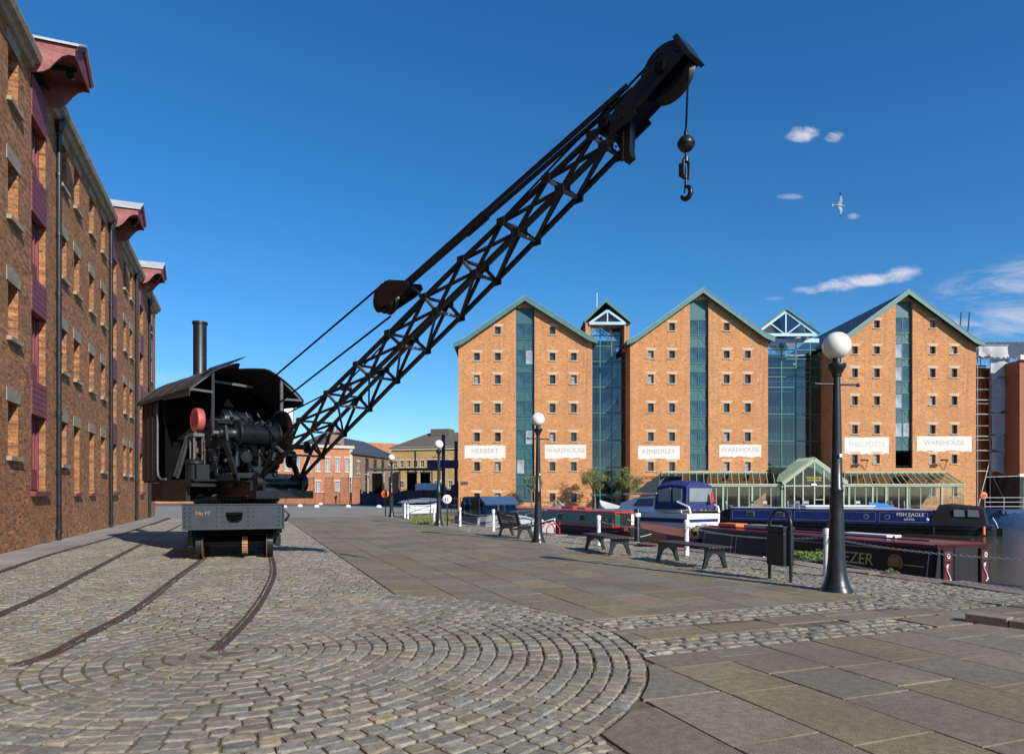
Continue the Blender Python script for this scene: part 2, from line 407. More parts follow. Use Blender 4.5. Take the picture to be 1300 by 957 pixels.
# ------------------------------------------------------------ world, sun, camera
def make_world():
    w=bpy.data.worlds.new('World'); scene.world=w; w.use_nodes=True
    nt=NT(w); bg=w.node_tree.nodes['Background']; L=nt.link
    sky=nt.new('ShaderNodeTexSky',sky_type='NISHITA'); sky.sun_disc=False
    sky.sun_elevation=R(29); sky.sun_rotation=math.atan2(.597,-.80)
    sky.altitude=0; sky.air_density=1.0; sky.dust_density=.25; sky.ozone_density=3.5
    hs=nt.new('ShaderNodeHueSaturation'); hs.inputs['Saturation'].default_value=SKY_SAT; hs.inputs['Value'].default_value=1; L(mix(nt,sky.outputs[0],SKY_TINT,1.,'MULTIPLY'),hs.inputs['Color'])
    # clouds by world direction
    tc=nt.new('ShaderNodeTexCoord'); sp=nt.new('ShaderNodeSeparateXYZ'); L(tc.outputs['Generated'],sp.inputs[0])
    def math_(op,a,b=None,c=None,clamp=False):
        n=nt.new('ShaderNodeMath',operation=op); n.use_clamp=clamp
        for i,x in enumerate((a,b,c)):
            if x is None: continue
            if isinstance(x,bpy.types.NodeSocket): L(x,n.inputs[i])
            else: n.inputs[i].default_value=x
        return n.outputs[0]
    y=math_('MAXIMUM',sp.outputs[1],.02)
    u=math_('DIVIDE',sp.outputs[0],y); v=math_('DIVIDE',sp.outputs[2],y)
    cb=nt.new('ShaderNodeCombineXYZ'); L(u,cb.inputs[0]); L(v,cb.inputs[1])
    mp=nt.new('ShaderNodeMapping'); mp.inputs['Scale'].default_value=(1,2.2,1); L(cb.outputs[0],mp.inputs[0])
    nz=noise(nt,mp.outputs[0],17,9,.68,.35)
    mp2=nt.new('ShaderNodeMapping'); mp2.inputs['Scale'].default_value=(1,5,1); mp2.inputs['Rotation'].default_value=(0,0,.25); L(cb.outputs[0],mp2.inputs[0])
    nz2=noise(nt,mp2.outputs[0],5,6,.65,.8)
    tot=None
    # centre px,py, half sizes, slope, strength, thin?
    for (px,py,hx,hy,sl,st,n_) in [(1018,171,30,14,-.05,1.15,nz),(1058,174,18,10,-.2,.75,nz),(1090,357,105,12,-.16,1.15,nz),(1145,348,42,13,-.1,.8,nz),
            (1275,385,170,66,-.25,.8,nz2),(1000,250,24,5,0,.4,nz),(985,379,20,5,0,.4,nz),(1085,275,12,6,0,.5,nz),(150,480,160,16,0,.3,nz2)]:
        cu=(px-650)/867.; cv=(626-py)/867.
        du=math_('MULTIPLY',math_('SUBTRACT',u,cu),867./hx)
        dv0=math_('SUBTRACT',v,cv)
        dv1=math_('ADD',dv0,math_('MULTIPLY',math_('SUBTRACT',u,cu),sl))
        dv=math_('MULTIPLY',dv1,867./hy)
        q=math_('ADD',math_('MULTIPLY',du,du),math_('MULTIPLY',dv,dv))
        e=math_('SUBTRACT',1.,q,clamp=True)
        nn=math_('SUBTRACT',n_,.5)
        dd=math_('MULTIPLY_ADD',nn,3.6,math_('MULTIPLY_ADD',e,1.0,-.34))
        k=math_('MULTIPLY',math_('MULTIPLY',dd,math_('MULTIPLY',e,1.5,clamp=True),clamp=True),st,clamp=True)
        tot=k if tot is None else math_('MAXIMUM',tot,k)
    front=math_('GREATER_THAN',sp.outputs[1],.03)
    tot=math_('MULTIPLY',tot,front)
    cl=mix(nt,hs.outputs[0],CLOUD,math_('MULTIPLY',tot,.85))
    L(cl,bg.inputs[0]); bg.inputs[1].default_value=SKY_STR
SKY_SAT=1.17; SKY_TINT=(.8,1.0,1.16); SKY_STR=.107; CLOUD=(6.2,6.2,6.9)
make_world()
sun=bpy.data.lights.new('sun','SUN'); sun.energy=5.0; sun.angle=R(.5); sun.color=(1,.93,.82)
so=bpy.data.objects.new('sun',sun); COL.objects.link(so)
so.rotation_euler=Vector((-.597*math.cos(R(29)),.80*math.cos(R(29)),-math.sin(R(29)))).to_track_quat('-Z','Y').to_euler()
so.location=(30,-40,30)
cd=bpy.data.cameras.new('camera'); cam=bpy.data.objects.new('camera',cd); COL.objects.link(cam)
cam.location=(0,0,EYE); cam.rotation_euler=(R(90),0,0)
cd.sensor_width=36; cd.lens=867*36/1300.; cd.shift_y=147.5/1300; cd.clip_end=5000; cd.clip_start=.1
scene.camera=cam
scene.view_settings.view_transform='Standard'; scene.view_settings.look='None'
scene.view_settings.exposure=.2
scene.render.engine='CYCLES'
# ------------------------------------------------------------ ground, water, paving
EDGE=[(-60,11.2),(0,11.2),(14,11.2),(18,10.95),(24,10.4),(30,9.8),(33.5,9.3)]
def edge_t(s):
    for (a,ta),(b,tb) in zip(EDGE,EDGE[1:]):
        if s<=b: return ta+(tb-ta)*(s-a)/(b-a) if s>=a else ta
    return EDGE[-1][1]
edge_pts=[W(t,s) for s,t in EDGE]
C1=edge_pts[-1]; C2=Vector((-4.6,58,0)); FX=120
mb=MB(); zg=-.016
E0=edge_pts[0]
def flat(pts,z): mb.add([(p[0],p[1],z) for p in pts],[tuple(range(len(pts)))])
flat([(-1500,-300),(E0.x,-300)]+[(p.x,p.y) for p in edge_pts]+[(C2.x,C2.y),(C2.x,2500),(-1500,2500)],zg)
flat([(C2.x,58),(FX,58),(FX,2500),(C2.x,2500)],zg)
flat([(FX,-300),(1500,-300),(1500,2500),(FX,2500)],zg)
flat([(E0.x,-300),(FX,-300),(FX,E0.y),(E0.x,E0.y)],zg)
struct(mb.build('ground',M['ground']))
mb=MB(); mb.quad((-12,-60,-1.2),(FX,-60,-1.2),(FX,60,-1.2),(-12,60,-1.2))
struct(mb.build('water',M['water']))
mb=MB()
ring=edge_pts+[C2,Vector((FX,58,0)),Vector((FX,E0.y,0)),E0]
for a,b in zip(ring,ring[1:]):
    mb.quad((a.x,a.y,0-.005),(b.x,b.y,-.005),(b.x,b.y,-3),(a.x,a.y,-3))
struct(mb.build('quay_wall_face',M['quay_face']))
# far sheets
mb=MB()
pp=[W(-5.7,44.5),W(9,44.5)]; 
mb.add([W(-5.7,44.9,-.004),W(8.9,44.9,-.004),(C2.x,58,-.004),(C2.x,80,-.004),(-75,80,-.004),(-60,44,-.004)],[(0,1,2,3,4,5)])
mb.add([(-100,45,-.006),W(-5.7,44.9,-.006),(-60,44,-.006)],[(0,1,2)])
struct(mb.build('pavement',M['pave_pale']))
mb=MB(); mb.add([(-160,80,-.004),(C2.x,80,-.004),(C2.x,135,-.004),(-160,135,-.004)],[(0,1,2,3)])
struct(mb.build('road',M['tarmac_red']))
mb=MB(); mb.add([(C2.x,58,0),(FX,58,0),(FX,66,0),(C2.x,66,0)],[(0,1,2,3)])
mb.add([(C2.x,58,-.25),(FX,58,-.25),(FX,58,0),(C2.x,58,0)],[(0,1,2,3)])
struct(mb.build('far_quay_pavement',M['far_pave']))

class Stones:
    def __init__(s): s.v=[];s.f=[];s.c=[]
    def add(s,q,z,ch,col,bot=-.05):
        if ch>.0085 and len(q)==4:
            e=[]
            for i in range(4):
                p=q[i]; pa=q[i-1]; pb=q[(i+1)%4]; c=random.uniform(.08,.17)
                for o_ in (pa,pb):
                    L=math.hypot(o_[0]-p[0],o_[1]-p[1]); k=min(.4,c*.14/max(L,.01)); e.append((p[0]+(o_[0]-p[0])*k,p[1]+(o_[1]-p[1])*k))
            q=e
        n=len(q); cx=sum(p[0] for p in q)/n; cy=sum(p[1] for p in q)/n
        o=len(s.v); tk=.016 if ch>.0085 else (.002 if ch<.007 else .003)
        tilt=(random.gauss(0,tk),random.gauss(0,tk))
        for p in q:
            dx,dy=cx-p[0],cy-p[1]; L=math.hypot(dx,dy)
            k=min(.3,ch*1.5/max(L,.02)); x,y=p[0]+dx*k,p[1]+dy*k
            s.v.append((x,y,z+tilt[0]*(x-cx)+tilt[1]*(y-cy)))
        for p in q: s.v.append((p[0],p[1],z-ch*.8))
        for p in q: s.v.append((p[0],p[1],bot))
        s.f.append(tuple(range(o,o+n))); s.c.append(col)
        for lv in (0,n):
            for i in range(n):
                j=(i+1)%n
                s.f.append((o+lv+i,o+lv+n+i,o+lv+n+j,o+lv+j)); s.c.append(col)
    def build(s,name,mat):
        me=bpy.data.meshes.new(name); me.from_pydata(s.v,[],s.f); me.materials.append(mat)
        ca=me.color_attributes.new('Col','FLOAT_COLOR','CORNER')
        buf=[]
        for f,c in zip(s.f,s.c): buf += [c[0],c[1],c[2],1.]*len(f)
        ca.data.foreach_set('color',buf); me.update()
        me.polygons.foreach_set('use_smooth',[False]*len(me.polygons))
        o=bpy.data.objects.new(name,me); COL.objects.link(o); return struct(o)
CC=Vector((-2.67,6.44)); CR=3.875
def in_circle(x,y,m=0): return (x-CC.x)**2+(y-CC.y)**2<(CR+m)**2
def tint_sett():
    k=random.choice([.75,.85,.93,1,1,1.07,1.18]); w=random.gauss(0,.05)
    return (k*(1+w),k,k*(1-w*1.2))
def tint_flag():
    k=random.uniform(.88,1.12); r=random.random()
    if r<.035: return (k*1.12,k*.97,k*.93)
    if r<.3: return (k*.95,k*1.0,k*1.05)
    if r<.5: return (k*1.06,k*1.03,k*.85)
    return (k,k,k)
def field(st,s0,s1,tf0,tf1,row,lmin,lmax,gap,keep,tint,jit=.008,ch=.012,zj=.004,cross=False,zoff=0.):
    """rows advance in s, stones run along t (cross=False); swapped when cross"""
    a=s0
    while a<s1:
        rw=row*random.uniform(.92,1.08)
        t0=tf0(a) if callable(tf0) else tf0; t1=tf1(a) if callable(tf1) else tf1
        b=t0+random.uniform(-lmax,0)
        ph=random.uniform(0,6)
        while b<t1:
            ln=random.uniform(lmin,lmax)
            b0=max(b,t0); b1=min(b+ln,t1)
            if b1-b0>lmin*.35:
                wv=lambda t: (math.sin(t*1.3+ph)*.012 if row<.3 else 0)
                q=[(a+gap/2+wv(b0),b0+gap/2),(a+gap/2+wv(b1),b1-gap/2),(a+rw-gap/2+wv(b1),b1-gap/2),(a+rw-gap/2+wv(b0),b0+gap/2)]
                q=[(p[0]+random.uniform(-jit,jit),p[1]+random.uniform(-jit,jit)) for p in q]
                if cross: q=[(p[1],p[0]) for p in q]
                cs=sum(p[0] for p in q)/4; ct=sum(p[1] for p in q)/4
                w=[W(p[1],p[0]) for p in q]
                area=sum(w[i].x*w[(i+1)%4].y-w[(i+1)%4].x*w[i].y for i in range(4))
                if area<0: w=w[::-1]
                poly=[(p.x,p.y) for p in w]; area=abs(area)
                ins=[in_circle(p[0],p[1],.012) for p in poly]
                if all(ins): poly=None
                elif any(ins):
                    out=[]; R_=CR+.012
                    for i in range(4):
                        p=poly[i]; q_=poly[(i+1)%4]; m_=10 if row>.3 else 3
                        for k_ in range(m_):
                            x=p[0]+(q_[0]-p[0])*k_/m_; y=p[1]+(q_[1]-p[1])*k_/m_
                            if in_circle(x,y,.012):
                                d_=math.hypot(x-CC.x,y-CC.y); x=CC.x+(x-CC.x)*R_/d_; y=CC.y+(y-CC.y)*R_/d_
                            out.append((x,y))
                    poly=out
                    a2=abs(sum(poly[i][0]*poly[(i+1)%len(poly)][1]-poly[(i+1)%len(poly)][0]*poly[i][1] for i in range(len(poly))))
                    if a2<area*.12: poly=None
                if poly: st.add(poly,zoff+random.gauss(0,zj),ch,tint())
            b+=ln
        a+=rw
setts=Stones()
nocirc=lambda s,t,x,y: not in_circle(x,y,.06)
field(setts,2.6,45,-4.55,2.03,.12,.13,.22,.014,nocirc,tint_sett,ch=.009,zj=.003)
field(setts,6.2,45,7.9,lambda s: (edge_t(s) if s<33.5 else 9)-.52,.12,.13,.22,.014,nocirc,tint_sett,ch=.009,zj=.003)
field(setts,6.62,7.2,2.03,7.9,.145,.16,.25,.018,nocirc,tint_sett,ch=.016)
field(setts,5.45,6.02,2.03,7.2,.145,.16,.25,.018,nocirc,tint_sett,ch=.016)
r=.12; 
while r<3.8:
    n=max(5,int(2*PI*r/.18)); ph=random.random()*6; a=0
    angs=[(i+random.uniform(-.18,.18))/n*2*PI+ph for i in range(n)]
    for i in range(n):
        a0=angs[i]; a1=angs[(i+1)%n]+(2*PI if i==n-1 else 0)
        g=.018/r/2; r0=r+.009; r1=r+.15-.009
        q=[]
        for rr,aa in ((r0,a0+g),(r1,a0+g*r/(r+.15)),(r1,a1-g*r/(r+.15)),(r0,a1-g)):
            rr+=random.uniform(-.008,.008); aa+=random.uniform(-.008,.008)/max(r,.3)
            q.append((CC.x+rr*math.cos(aa),CC.y+rr*math.sin(aa)))
        setts.add(q,random.gauss(.002,.003),.0102,tint_sett())
    r+=.15
setts.build('cobbled_pavement',M['sett'])
flags=Stones()
def keepmid(s,t,x,y): return nocirc(s,t,x,y)
field(flags,2.05,7.88,7.22,45,.7,.5,1.15,.011,lambda s,t,x,y:nocirc(s,t,x,y),tint_flag,jit=.004,ch=.004,zj=.0012,cross=True)
field(flags,2.05,7.88,6.04,6.6,.9,.5,.56,.012,lambda s,t,x,y:nocirc(s,t,x,y),tint_flag,jit=.004,ch=.004,zj=.0012,cross=True)
field(flags,2.05,10.7,-6,5.42,.66,.55,1.15,.012,lambda s,t,x,y:nocirc(s,t,x,y),tint_flag,jit=.008,ch=.004,zj=.0013,cross=True)
field(flags,7.25,10.65,5.45,6.15,.8,.6,.69,.016,lambda s,t,x,y:nocirc(s,t,x,y),tint_flag,jit=.008,ch=.004,zj=.0013,cross=True)
field(flags,-5.7,2.03,-6,2.58,.8,.6,1.2,.016,lambda s,t,x,y:nocirc(s,t,x,y),tint_flag,jit=.008,ch=.004,zj=.0013,cross=True)
flags.build('flagstone_pavement',M['flag'])
pale=Stones()
field(pale,-5.72,-4.57,2.6,44.8,.57,.7,1.1,.01,nocirc,lambda:(random.uniform(.9,1.1),)*3,jit=.003,ch=.004,zj=.0015,cross=True)
pale.build('footpath',M['pale_path'])
cop=Stones()
s_=-8.
while s_<33.3:
    ln=random.uniform(.9,1.5); e=min(s_+ln,33.4); g=.008
    q=[W(edge_t(s_+g)-.5,s_+g),W(edge_t(s_+g)+.04,s_+g),W(edge_t(e-g)+.04,e-g),W(edge_t(e-g)-.5,e-g)]
    k=random.uniform(.75,1.2); k2=1.14 if random.random()<.3 else 1
    cop.add([(p.x,p.y) for p in q],.012+random.gauss(0,.004),.012,(k*k2,k,k),bot=-.35)
    s_=e
    if s_>=33.35: break
cop.build('quay_edge_kerb',M['coping'])
# raised kerb block with dark recess, right foreground
p0=G(1225,789); p1=G(1330,803)
d=(p1-p0).normalized(); n=Vector((-d.y,d.x,0))
mb=MB(); mb.v=[];
def ob(a,b,w,z0,z1,mbx):
    vs=[a-n*0,b-n*0,b+n*w,a+n*w]
    mbx.add([(p.x,p.y,z0) for p in vs]+[(p.x,p.y,z1) for p in vs],[(0,3,2,1),(4,5,6,7),(0,1,5,4),(1,2,6,5),(2,3,7,6),(3,0,4,7)])
ob(p0,p0+d*.42,.2,-.02,.1,mb); ob(p0+d*.43,p0+d*2.6,.16,-.02,.085,mb)
o=mb.build('kerb_block',M['coping'],bevel=.012)
tag(o,'low raised stone kerb blocks lying on the flagstones at the lower right','kerb stone')
ca=o.data.color_attributes.new('Col','FLOAT_COLOR','CORNER'); ca.data.foreach_set('color',[1.,1,1,1]*len(ca.data))

# rails
def ribbon(pts,w,z0,z1,mbx):
    secs=[]
    P=[Vector((p[0],p[1],0)) for p in pts]
    for i,p in enumerate(P):
        dd=(P[min(i+1,len(P)-1)]-P[max(i-1,0)]).normalized(); nn=Vector((-dd.y,dd.x,0))
        a=p-nn*w/2; b=p+nn*w/2
        secs.append([(a.x,a.y,z0),(b.x,b.y,z0),(b.x,b.y,z1),(a.x,a.y,z1)])
    mbx.loft(secs)
def smooth(pts,n=6):
    P=[Vector((p[0],p[1],0)) for p in pts]; out=[]
    for i in range(len(P)-1):
        p0=P[max(i-1,0)];p1=P[i];p2=P[i+1];p3=P[min(i+2,len(P)-1)]
        for k in range(n):
            t=k/n
            out.append(.5*((2*p1)+(p2-p0)*t+(2*p0-5*p1+4*p2-p3)*t*t+(3*p1-p0-3*p2+p3)*t**3))
    out.append(P[-1]); return out
trackA_l=[(15,846),(61.5,831),(108,806),(154,783),(184.6,763),(224.6,732),(254,711)]
trackA_r=[(274,827),(295,809),(323,778),(341.5,748),(349,726),(346,708)]
trackB_l=[(0,725.5),(61.5,704.6),(148,680),(215,657)]
trackB_r=[(0,781.5),(61.5,754),(123,721.5),(178.5,692),(215,674),(231,666)]
def mk_track(L,Rr,label,far_l,far_r,near_l=None,near_r=None):
    tr=thing('rail_track',label,'railway track',W(-.3,18))
    inv=Matrix.Translation(-tr.location)
    for pts,far,near in ((L,far_l,near_l),(Rr,far_r,near_r)):
        g=[G(*p) for p in pts]
        if near: g=near+g
        g=g+far
        mbx=MB(inv); sp=smooth(g)
        ribbon(sp,.065,-.03,.016,mbx)
        # check rail beside the groove
        off=[]
        for i,p in enumerate(sp):
            dd=(sp[min(i+1,len(sp)-1)]-sp[max(i-1,0)]).normalized(); off.append(p+Vector((-dd.y,dd.x,0))*.075*(1 if pts is Rr else -1))
        ribbon(off,.03,-.03,.011,mbx)
        mbx.build('rail',M['rail'],tr)
    return tr
mk_track(trackA_l,trackA_r,'curved rusty rails running under the crane into the cobbles',[W(-1.0,19),W(-1.0,30),W(-1.0,45)],[W(.44,19),W(.44,30),W(.44,45)])
mk_track(trackB_l,trackB_r,'rusty rails curving past on the wall side of the crane',[W(-4.3,36),W(-4.3,45)],[W(-2.86,36),W(-2.86,45)],[W(-4.5,2.7),W(-4.47,10)],[W(-2.9,2.7),W(-2.87,7)])
# mossy tufts
def tufts(name,label,cat,pts,h,mat,per=14,spread=.1,w=.012,kind='stuff'):
    mb=MB()
    for p in pts:
        for i in range(per):
            x=p[0]+random.gauss(0,spread); y=p[1]+random.gauss(0,spread); a=random.random()*6.28; hh=h*random.uniform(.4,1.2)
            dx,dy=math.cos(a)*w,math.sin(a)*w; lx,ly=random.gauss(0,hh*.4),random.gauss(0,hh*.4)
            mb.add([(x-dx,y-dy,-.02),(x+dx,y+dy,-.02),(x+lx,y+ly,hh)],[(0,1,2)])
    o=mb.build(name,mat); return o
pts=[]
for a,b in (((15,846),(30,840)),((35,838),(52,832)),((75,824),(84,822)),((216,743),(224,738)),((340,742),(343,730)),((318,775),(326,765))):
    ga,gb=G(*a),G(*b)
    for i in range(8): pts.append(ga.lerp(gb,i/7))
for i in range(160):
    x,y=random.uniform(-7,4),random.uniform(4.8,14)
    if random.random()<.5: pts.append((x,y,0))
struct(tufts('moss_tufts','','',pts,.02,M['grass'],6,.035,.007),kind='stuff')
pts=[]
for i in range(420):
    px=random.uniform(530,592); py=random.uniform(655,665)
    g=G(px,py); 
    if g.x < -3.4-(g.y-34.6)*.05-.2: pts.append(g)
struct(tufts('grass','','',pts,.16,M['grass'],10,.25,.03),kind='stuff')
# ------------------------------------------------------------ steam crane
SC=Vector((-7.14,17.7,0))
crane=thing('steam_crane','black rail mounted steam crane with a long lattice jib and open backed cab','crane',SC)
CH=Matrix.Rotation(DOCK,4,'Z')           # chassis frame: x across track, y along it
HO=Matrix.Rotation(R(-45),4,'Z')         # house frame: x along the jib, y lateral
OFF=-.28-(VX*SC.x+VY*SC.y)               # chassis centre offset across track
CH=CH@Matrix.Translation((OFF,0,0))
blk,gry,lig=M['crane_black'],M['crane_grey'],M['crane_light']
# undercarriage
mb=MB(CH)
mb.box(-1.05,1.05,-2.74,-2.66,.70,1.24)
mb.box(-1.07,1.07,-2.76,-2.45,1.24,1.265)
mb.box(-1.05,1.05,2.66,2.74,.70,1.24)
for s in (-1,1): mb.box(s*1.0-.04,s*1.0+.04,-2.66,2.66,.70,1.22)
mb.box(-1.04,1.04,-2.65,2.65,1.14,1.235)
mb.bar((-1.05,-2.765,.715),(1.05,-2.765,.715),.06,.035)
for x in (-1.03,1.03): mb.bar((x,-2.75,.7),(x,-2.75,1.24),.05,.03)
und=mb.build('undercarriage',M['buffer_grey'],crane,bevel=.006)
rv=MB(CH)
for x in [-1.0,-.9,-.37,-.25,.28,.4,.93]:
    for z in (.78,.88,.98,1.08,1.17): rv.sphere((x,-2.745,z),.014,6,4)
for x in [i*.09-.9 for i in range(21)]: rv.sphere((x,-2.785,.715),.011,6,4)
rv.build('rivets',blk,und,smooth=60)
h=MB(CH); h.prism([(-.17,1.08),(.17,1.08),(.15,.92),(.08,.86),(-.08,.86),(-.15,.92)],-2.77,-2.745); h.tube([(-.16,-2.77,1.07),(-.15,-2.84,1.05),(0,-2.87,1.035),(.15,-2.84,1.05),(.16,-2.77,1.07)],.016,6)
h.tube([(-.15,-2.77,.97),(0,-2.85,.95),(.15,-2.77,.97)],.014,6)
h.build('draw_hook',M['black_matt'],und,smooth=40)
o=text_part('No P7',.115,M['rust_orange'],und,CH@Vector((-.64,-2.752,1.06)),(R(90),0,DOCK),.004,'painted_number')
for s in (-1,1):
    pl=MB(CH); pl.box(s*1.06-.02,s*1.06+.02,-.9,.9,.5,.72); pl.build('side_plate',blk,und)
hk=MB(CH); hk.tube([(1.07,-2.6,1.12),(1.16,-2.62,1.0),(1.07,-2.6,.86)],.03,6); hk.build('side_hook',blk,und,smooth=40)
def wheel(x,y,name='wheel'):
    s=1 if x<0 else -1   # flange on the inside
    mb=MB(CH)
    prof=[(.06,-.075),(.29,-.075),(.33,-.08),(.345,-.07),(.35,.045),(.39,.055),(.395,.075),(.3,.08),(.06,.08)]
    pr=[(r,z*s) for r,z in prof]
    mb.lathe((x,y,.36),pr,28,'x')
    w=mb.build(name,lig if False else gry,crane,smooth=35)
    c=MB(CH); c.lathe((x,y,.36),[(.36,.05*s),(.397,.056*s),(.4,.074*s),(.36,.08*s)],28,'x'); c.build('flange',M['rust'],w,smooth=35)
for y in (-2.0,-.75,.75,2.0):
    for x in (-.745,.745): wheel(x,y)
    ax=MB(CH); ax.tube([(-1.0,y,.36),(1.0,y,.36)],.06,10); ax.build('axle',blk,crane,smooth=40)
    for s in (-1,1):
        b=MB(CH); b.cbox((s*.93,y,.4),(.13,.26,.26)); b.cbox((s*.93,y,.62),(.08,.5,.16)); b.build('axle_box',blk,crane,bevel=.01)
    
mb=MB(CH); mb.box(-.7,.7,-2.35,-2.28,.52,.7); mb.box(-.5,-.2,-2.6,-2.58,.64,.69); mb.box(.2,.6,-2.6,-2.58,.64,.69); mb.build('cross_beam',M['black_matt'],und)
mb=MB(CH); mb.box(-.85,.85,-1.6,1.6,.35,.66); mb.build('gear_case',M['black_matt'],und)
# toothed gear on the front axle
mb=MB(CH); mb.lathe((.21,-2.05,.36),[(.05,-.06),(.24,-.06),(.24,.06),(.05,.06)],24,'x')
for k in range(26):
    a=2*PI*k/26; mb.cbox((0,0,0),(.12,.03,.035),Matrix.Translation((.21,-2.05+.25*math.cos(a),.36+.25*math.sin(a)))@Matrix.Rotation(a+PI/2,4,'X'))
mb.build('drive_gear',M['rust_orange'],crane,smooth=30)
# turntable ring
mb=MB(CH); mb.lathe((0-OFF,0,0),[(.2,1.235),(1.0,1.235),(1.02,1.29),(.96,1.31),(.96,1.42),(.2,1.42)],40)
for k in range(72):
    a=2*PI*k/72; mb.cbox((0,0,0),(.05,.03,.08),Matrix.Translation((1.03*math.cos(a)-OFF,1.03*math.sin(a),1.33))@Matrix.Rotation(a,4,'Z'))
mb.build('slewing_ring',blk,crane,smooth=35)
for k in range(8):
    a=2*PI*k/8+.2
    mb=MB(CH); mb.lathe((.85*math.cos(a)-OFF,.85*math.sin(a),1.38),[(.02,-.06),(.1,-.06),(.1,.06),(.02,.06)],12,'y'); mb.build('roller',gry,crane,smooth=35)

# ---- revolving deck
mb=MB(HO)
for s in (-1,1):
    mb.box(-2.9,2.35,s*.62-.06,s*.62+.06,1.44,1.78)
    mb.box(-2.9,2.35,s*.62-.13,s*.62+.13,1.76,1.79); mb.box(-2.9,2.3,s*.62-.13,s*.62+.13,1.42,1.45)
mb.box(-2.95,.7,-1.32,1.32,1.79,1.84)
mb.box(-2.9,-1.5,-1.15,1.15,1.28,1.78)
for a in (-1.2,0,1.2,2.2): mb.box(a-.05,a+.05,-.6,.6,1.46,1.74)
mb.box(.7,2.1,-.6,.6,1.76,1.80)
deck=mb.build('deck',blk,crane,bevel=.005)
mb=MB(HO); mb.box(.1,.6,-1.34,-.7,1.66,1.74); mb.box(-1.5,.2,-1.32,-1.22,1.3,1.8); mb.box(-1.4,.9,1.2,1.3,1.4,1.8); mb.build('running_board',gry,deck,bevel=.005)
# jib foot pivot
mb=MB(HO); mb.tube([(2.42,-.6,1.74),(2.42,.6,1.74)],.1,12); 
for s in (-1,1): mb.lathe((2.42,s*.56,1.74),[(.04,-.06),(.2,-.06),(.2,.06),(.04,.06)],16,'y'); mb.prism([(1.7,1.5),(2.6,1.5),(2.62,1.8),(2.3,1.98),(1.8,1.8)],s*.48-.03,s*.48+.03)
mb.box(2.1,2.7,-.7,.7,1.38,1.56)
mb.build('jib_pivot',blk,deck,smooth=35)
mb=MB(HO); mb.tube([(2.4,-.5,1.55),(2.4,.55,1.55)],.13,14); mb.build('pivot_drum',blk,deck,smooth=35)
# ---- side frames carrying the winch
for s in (-1,1):
    mb=MB(HO)
    y0,y1=s*.78-.025,s*.78+.025
    mb.prism([(.3,1.8),(.55,1.8),(.95,2.8),(.75,2.85)],y0,y1)
    mb.prism([(1.75,1.8),(1.98,1.8),(1.2,2.9),(1.02,2.8)],y0,y1)
    mb.prism([(.6,2.75),(1.35,2.75),(1.25,3.12),(.75,3.12)],y0,y1)
    mb.box(.4,1.9,y0,y1,1.8,1.95); mb.prism([(-.6,1.8),(-.3,1.8),(.75,2.75),(.7,3.1)],y0,y1)
    for (a,z) in ((.7,2.2),(.85,2.6),(1.5,2.3),(1.0,3.05)): mb.lathe((a,s*.8,z),[(.005,-.03),(.025,-.03),(.025,.03),(.005,.03)],8,'y')
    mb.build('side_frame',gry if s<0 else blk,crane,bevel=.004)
# winding drum
mb=MB(HO)
prof=[(.03,-.86),(.13,-.86),(.15,-.6),(.15,-.5),(.21,-.44)]
prof+=[(.34,-.44),(.34,-.40),(.25,-.40)]
y=-.40
while y<.52: prof+=[(.25,y+.012),(.262,y+.024)]; y+=.03
prof+=[(.25,.56),(.33,.56),(.33,.60),(.03,.60)]
mb.lathe((1.0,0,2.95),prof,30,'y'); mb.build('winding_drum',gry,crane,smooth=50)
mb=MB(HO); mb.tube([(1.0,-1.0,2.95),(1.0,1.0,2.95)],.05,10); mb.build('drum_shaft',lig,crane,smooth=40)
# big spur gears
def gear(a,yc,z,r,w,mat,teeth,name,spokes=6):
    mb=MB(HO); mb.lathe((a,yc,z),[(r*.84,-w/2),(r,-w/2),(r,w/2),(r*.84,w/2),(r*.84,-w/2)],teeth,'y')
    mb.lathe((a,yc,z),[(.03,-w*.6),(r*.2,-w*.6),(r*.2,w*.6),(.03,w*.6)],16,'y')
    for k in range(spokes):
        an=2*PI*k/spokes; mb.bar((a,yc,z),(a+r*.88*math.cos(an),yc,z+r*.88*math.sin(an)),.05,w*.6,(0,1,0))
    for k in range(teeth):
        an=2*PI*k/teeth; mb.cbox((0,0,0),(.05,w,.022),Matrix.Translation((a+(r+.02)*math.cos(an),yc,z+(r+.02)*math.sin(an)))@Matrix.Rotation(-an,4,'Y'))
    return mb.build(name,mat,crane,smooth=30)
gear(1.0,.72,3.0,.56,.11,blk,64,'spur_gear')
gear(1.55,.72,2.35,.17,.13,gry,20,'pinion',0)
gear(.15,.9,2.5,.4,.08,blk,44,'spur_gear')
gear(.6,-.88,2.3,.24,.07,gry,28,'spur_gear')
gear(1.35,-.3,1.98,.2,.1,gry,24,'pinion',0)
mb=MB(HO)
for k in range(34):
    an=PI*(.15+.7*k/33)
    mb.cbox((1.0+.5*math.cos(an*1),-.1+.0,2.02+.12*math.sin(an)),(.02,.5,.06))
mb.box(.5,1.5,-.35,.15,1.93,2.03); mb.build('rack_teeth',gry,crane)
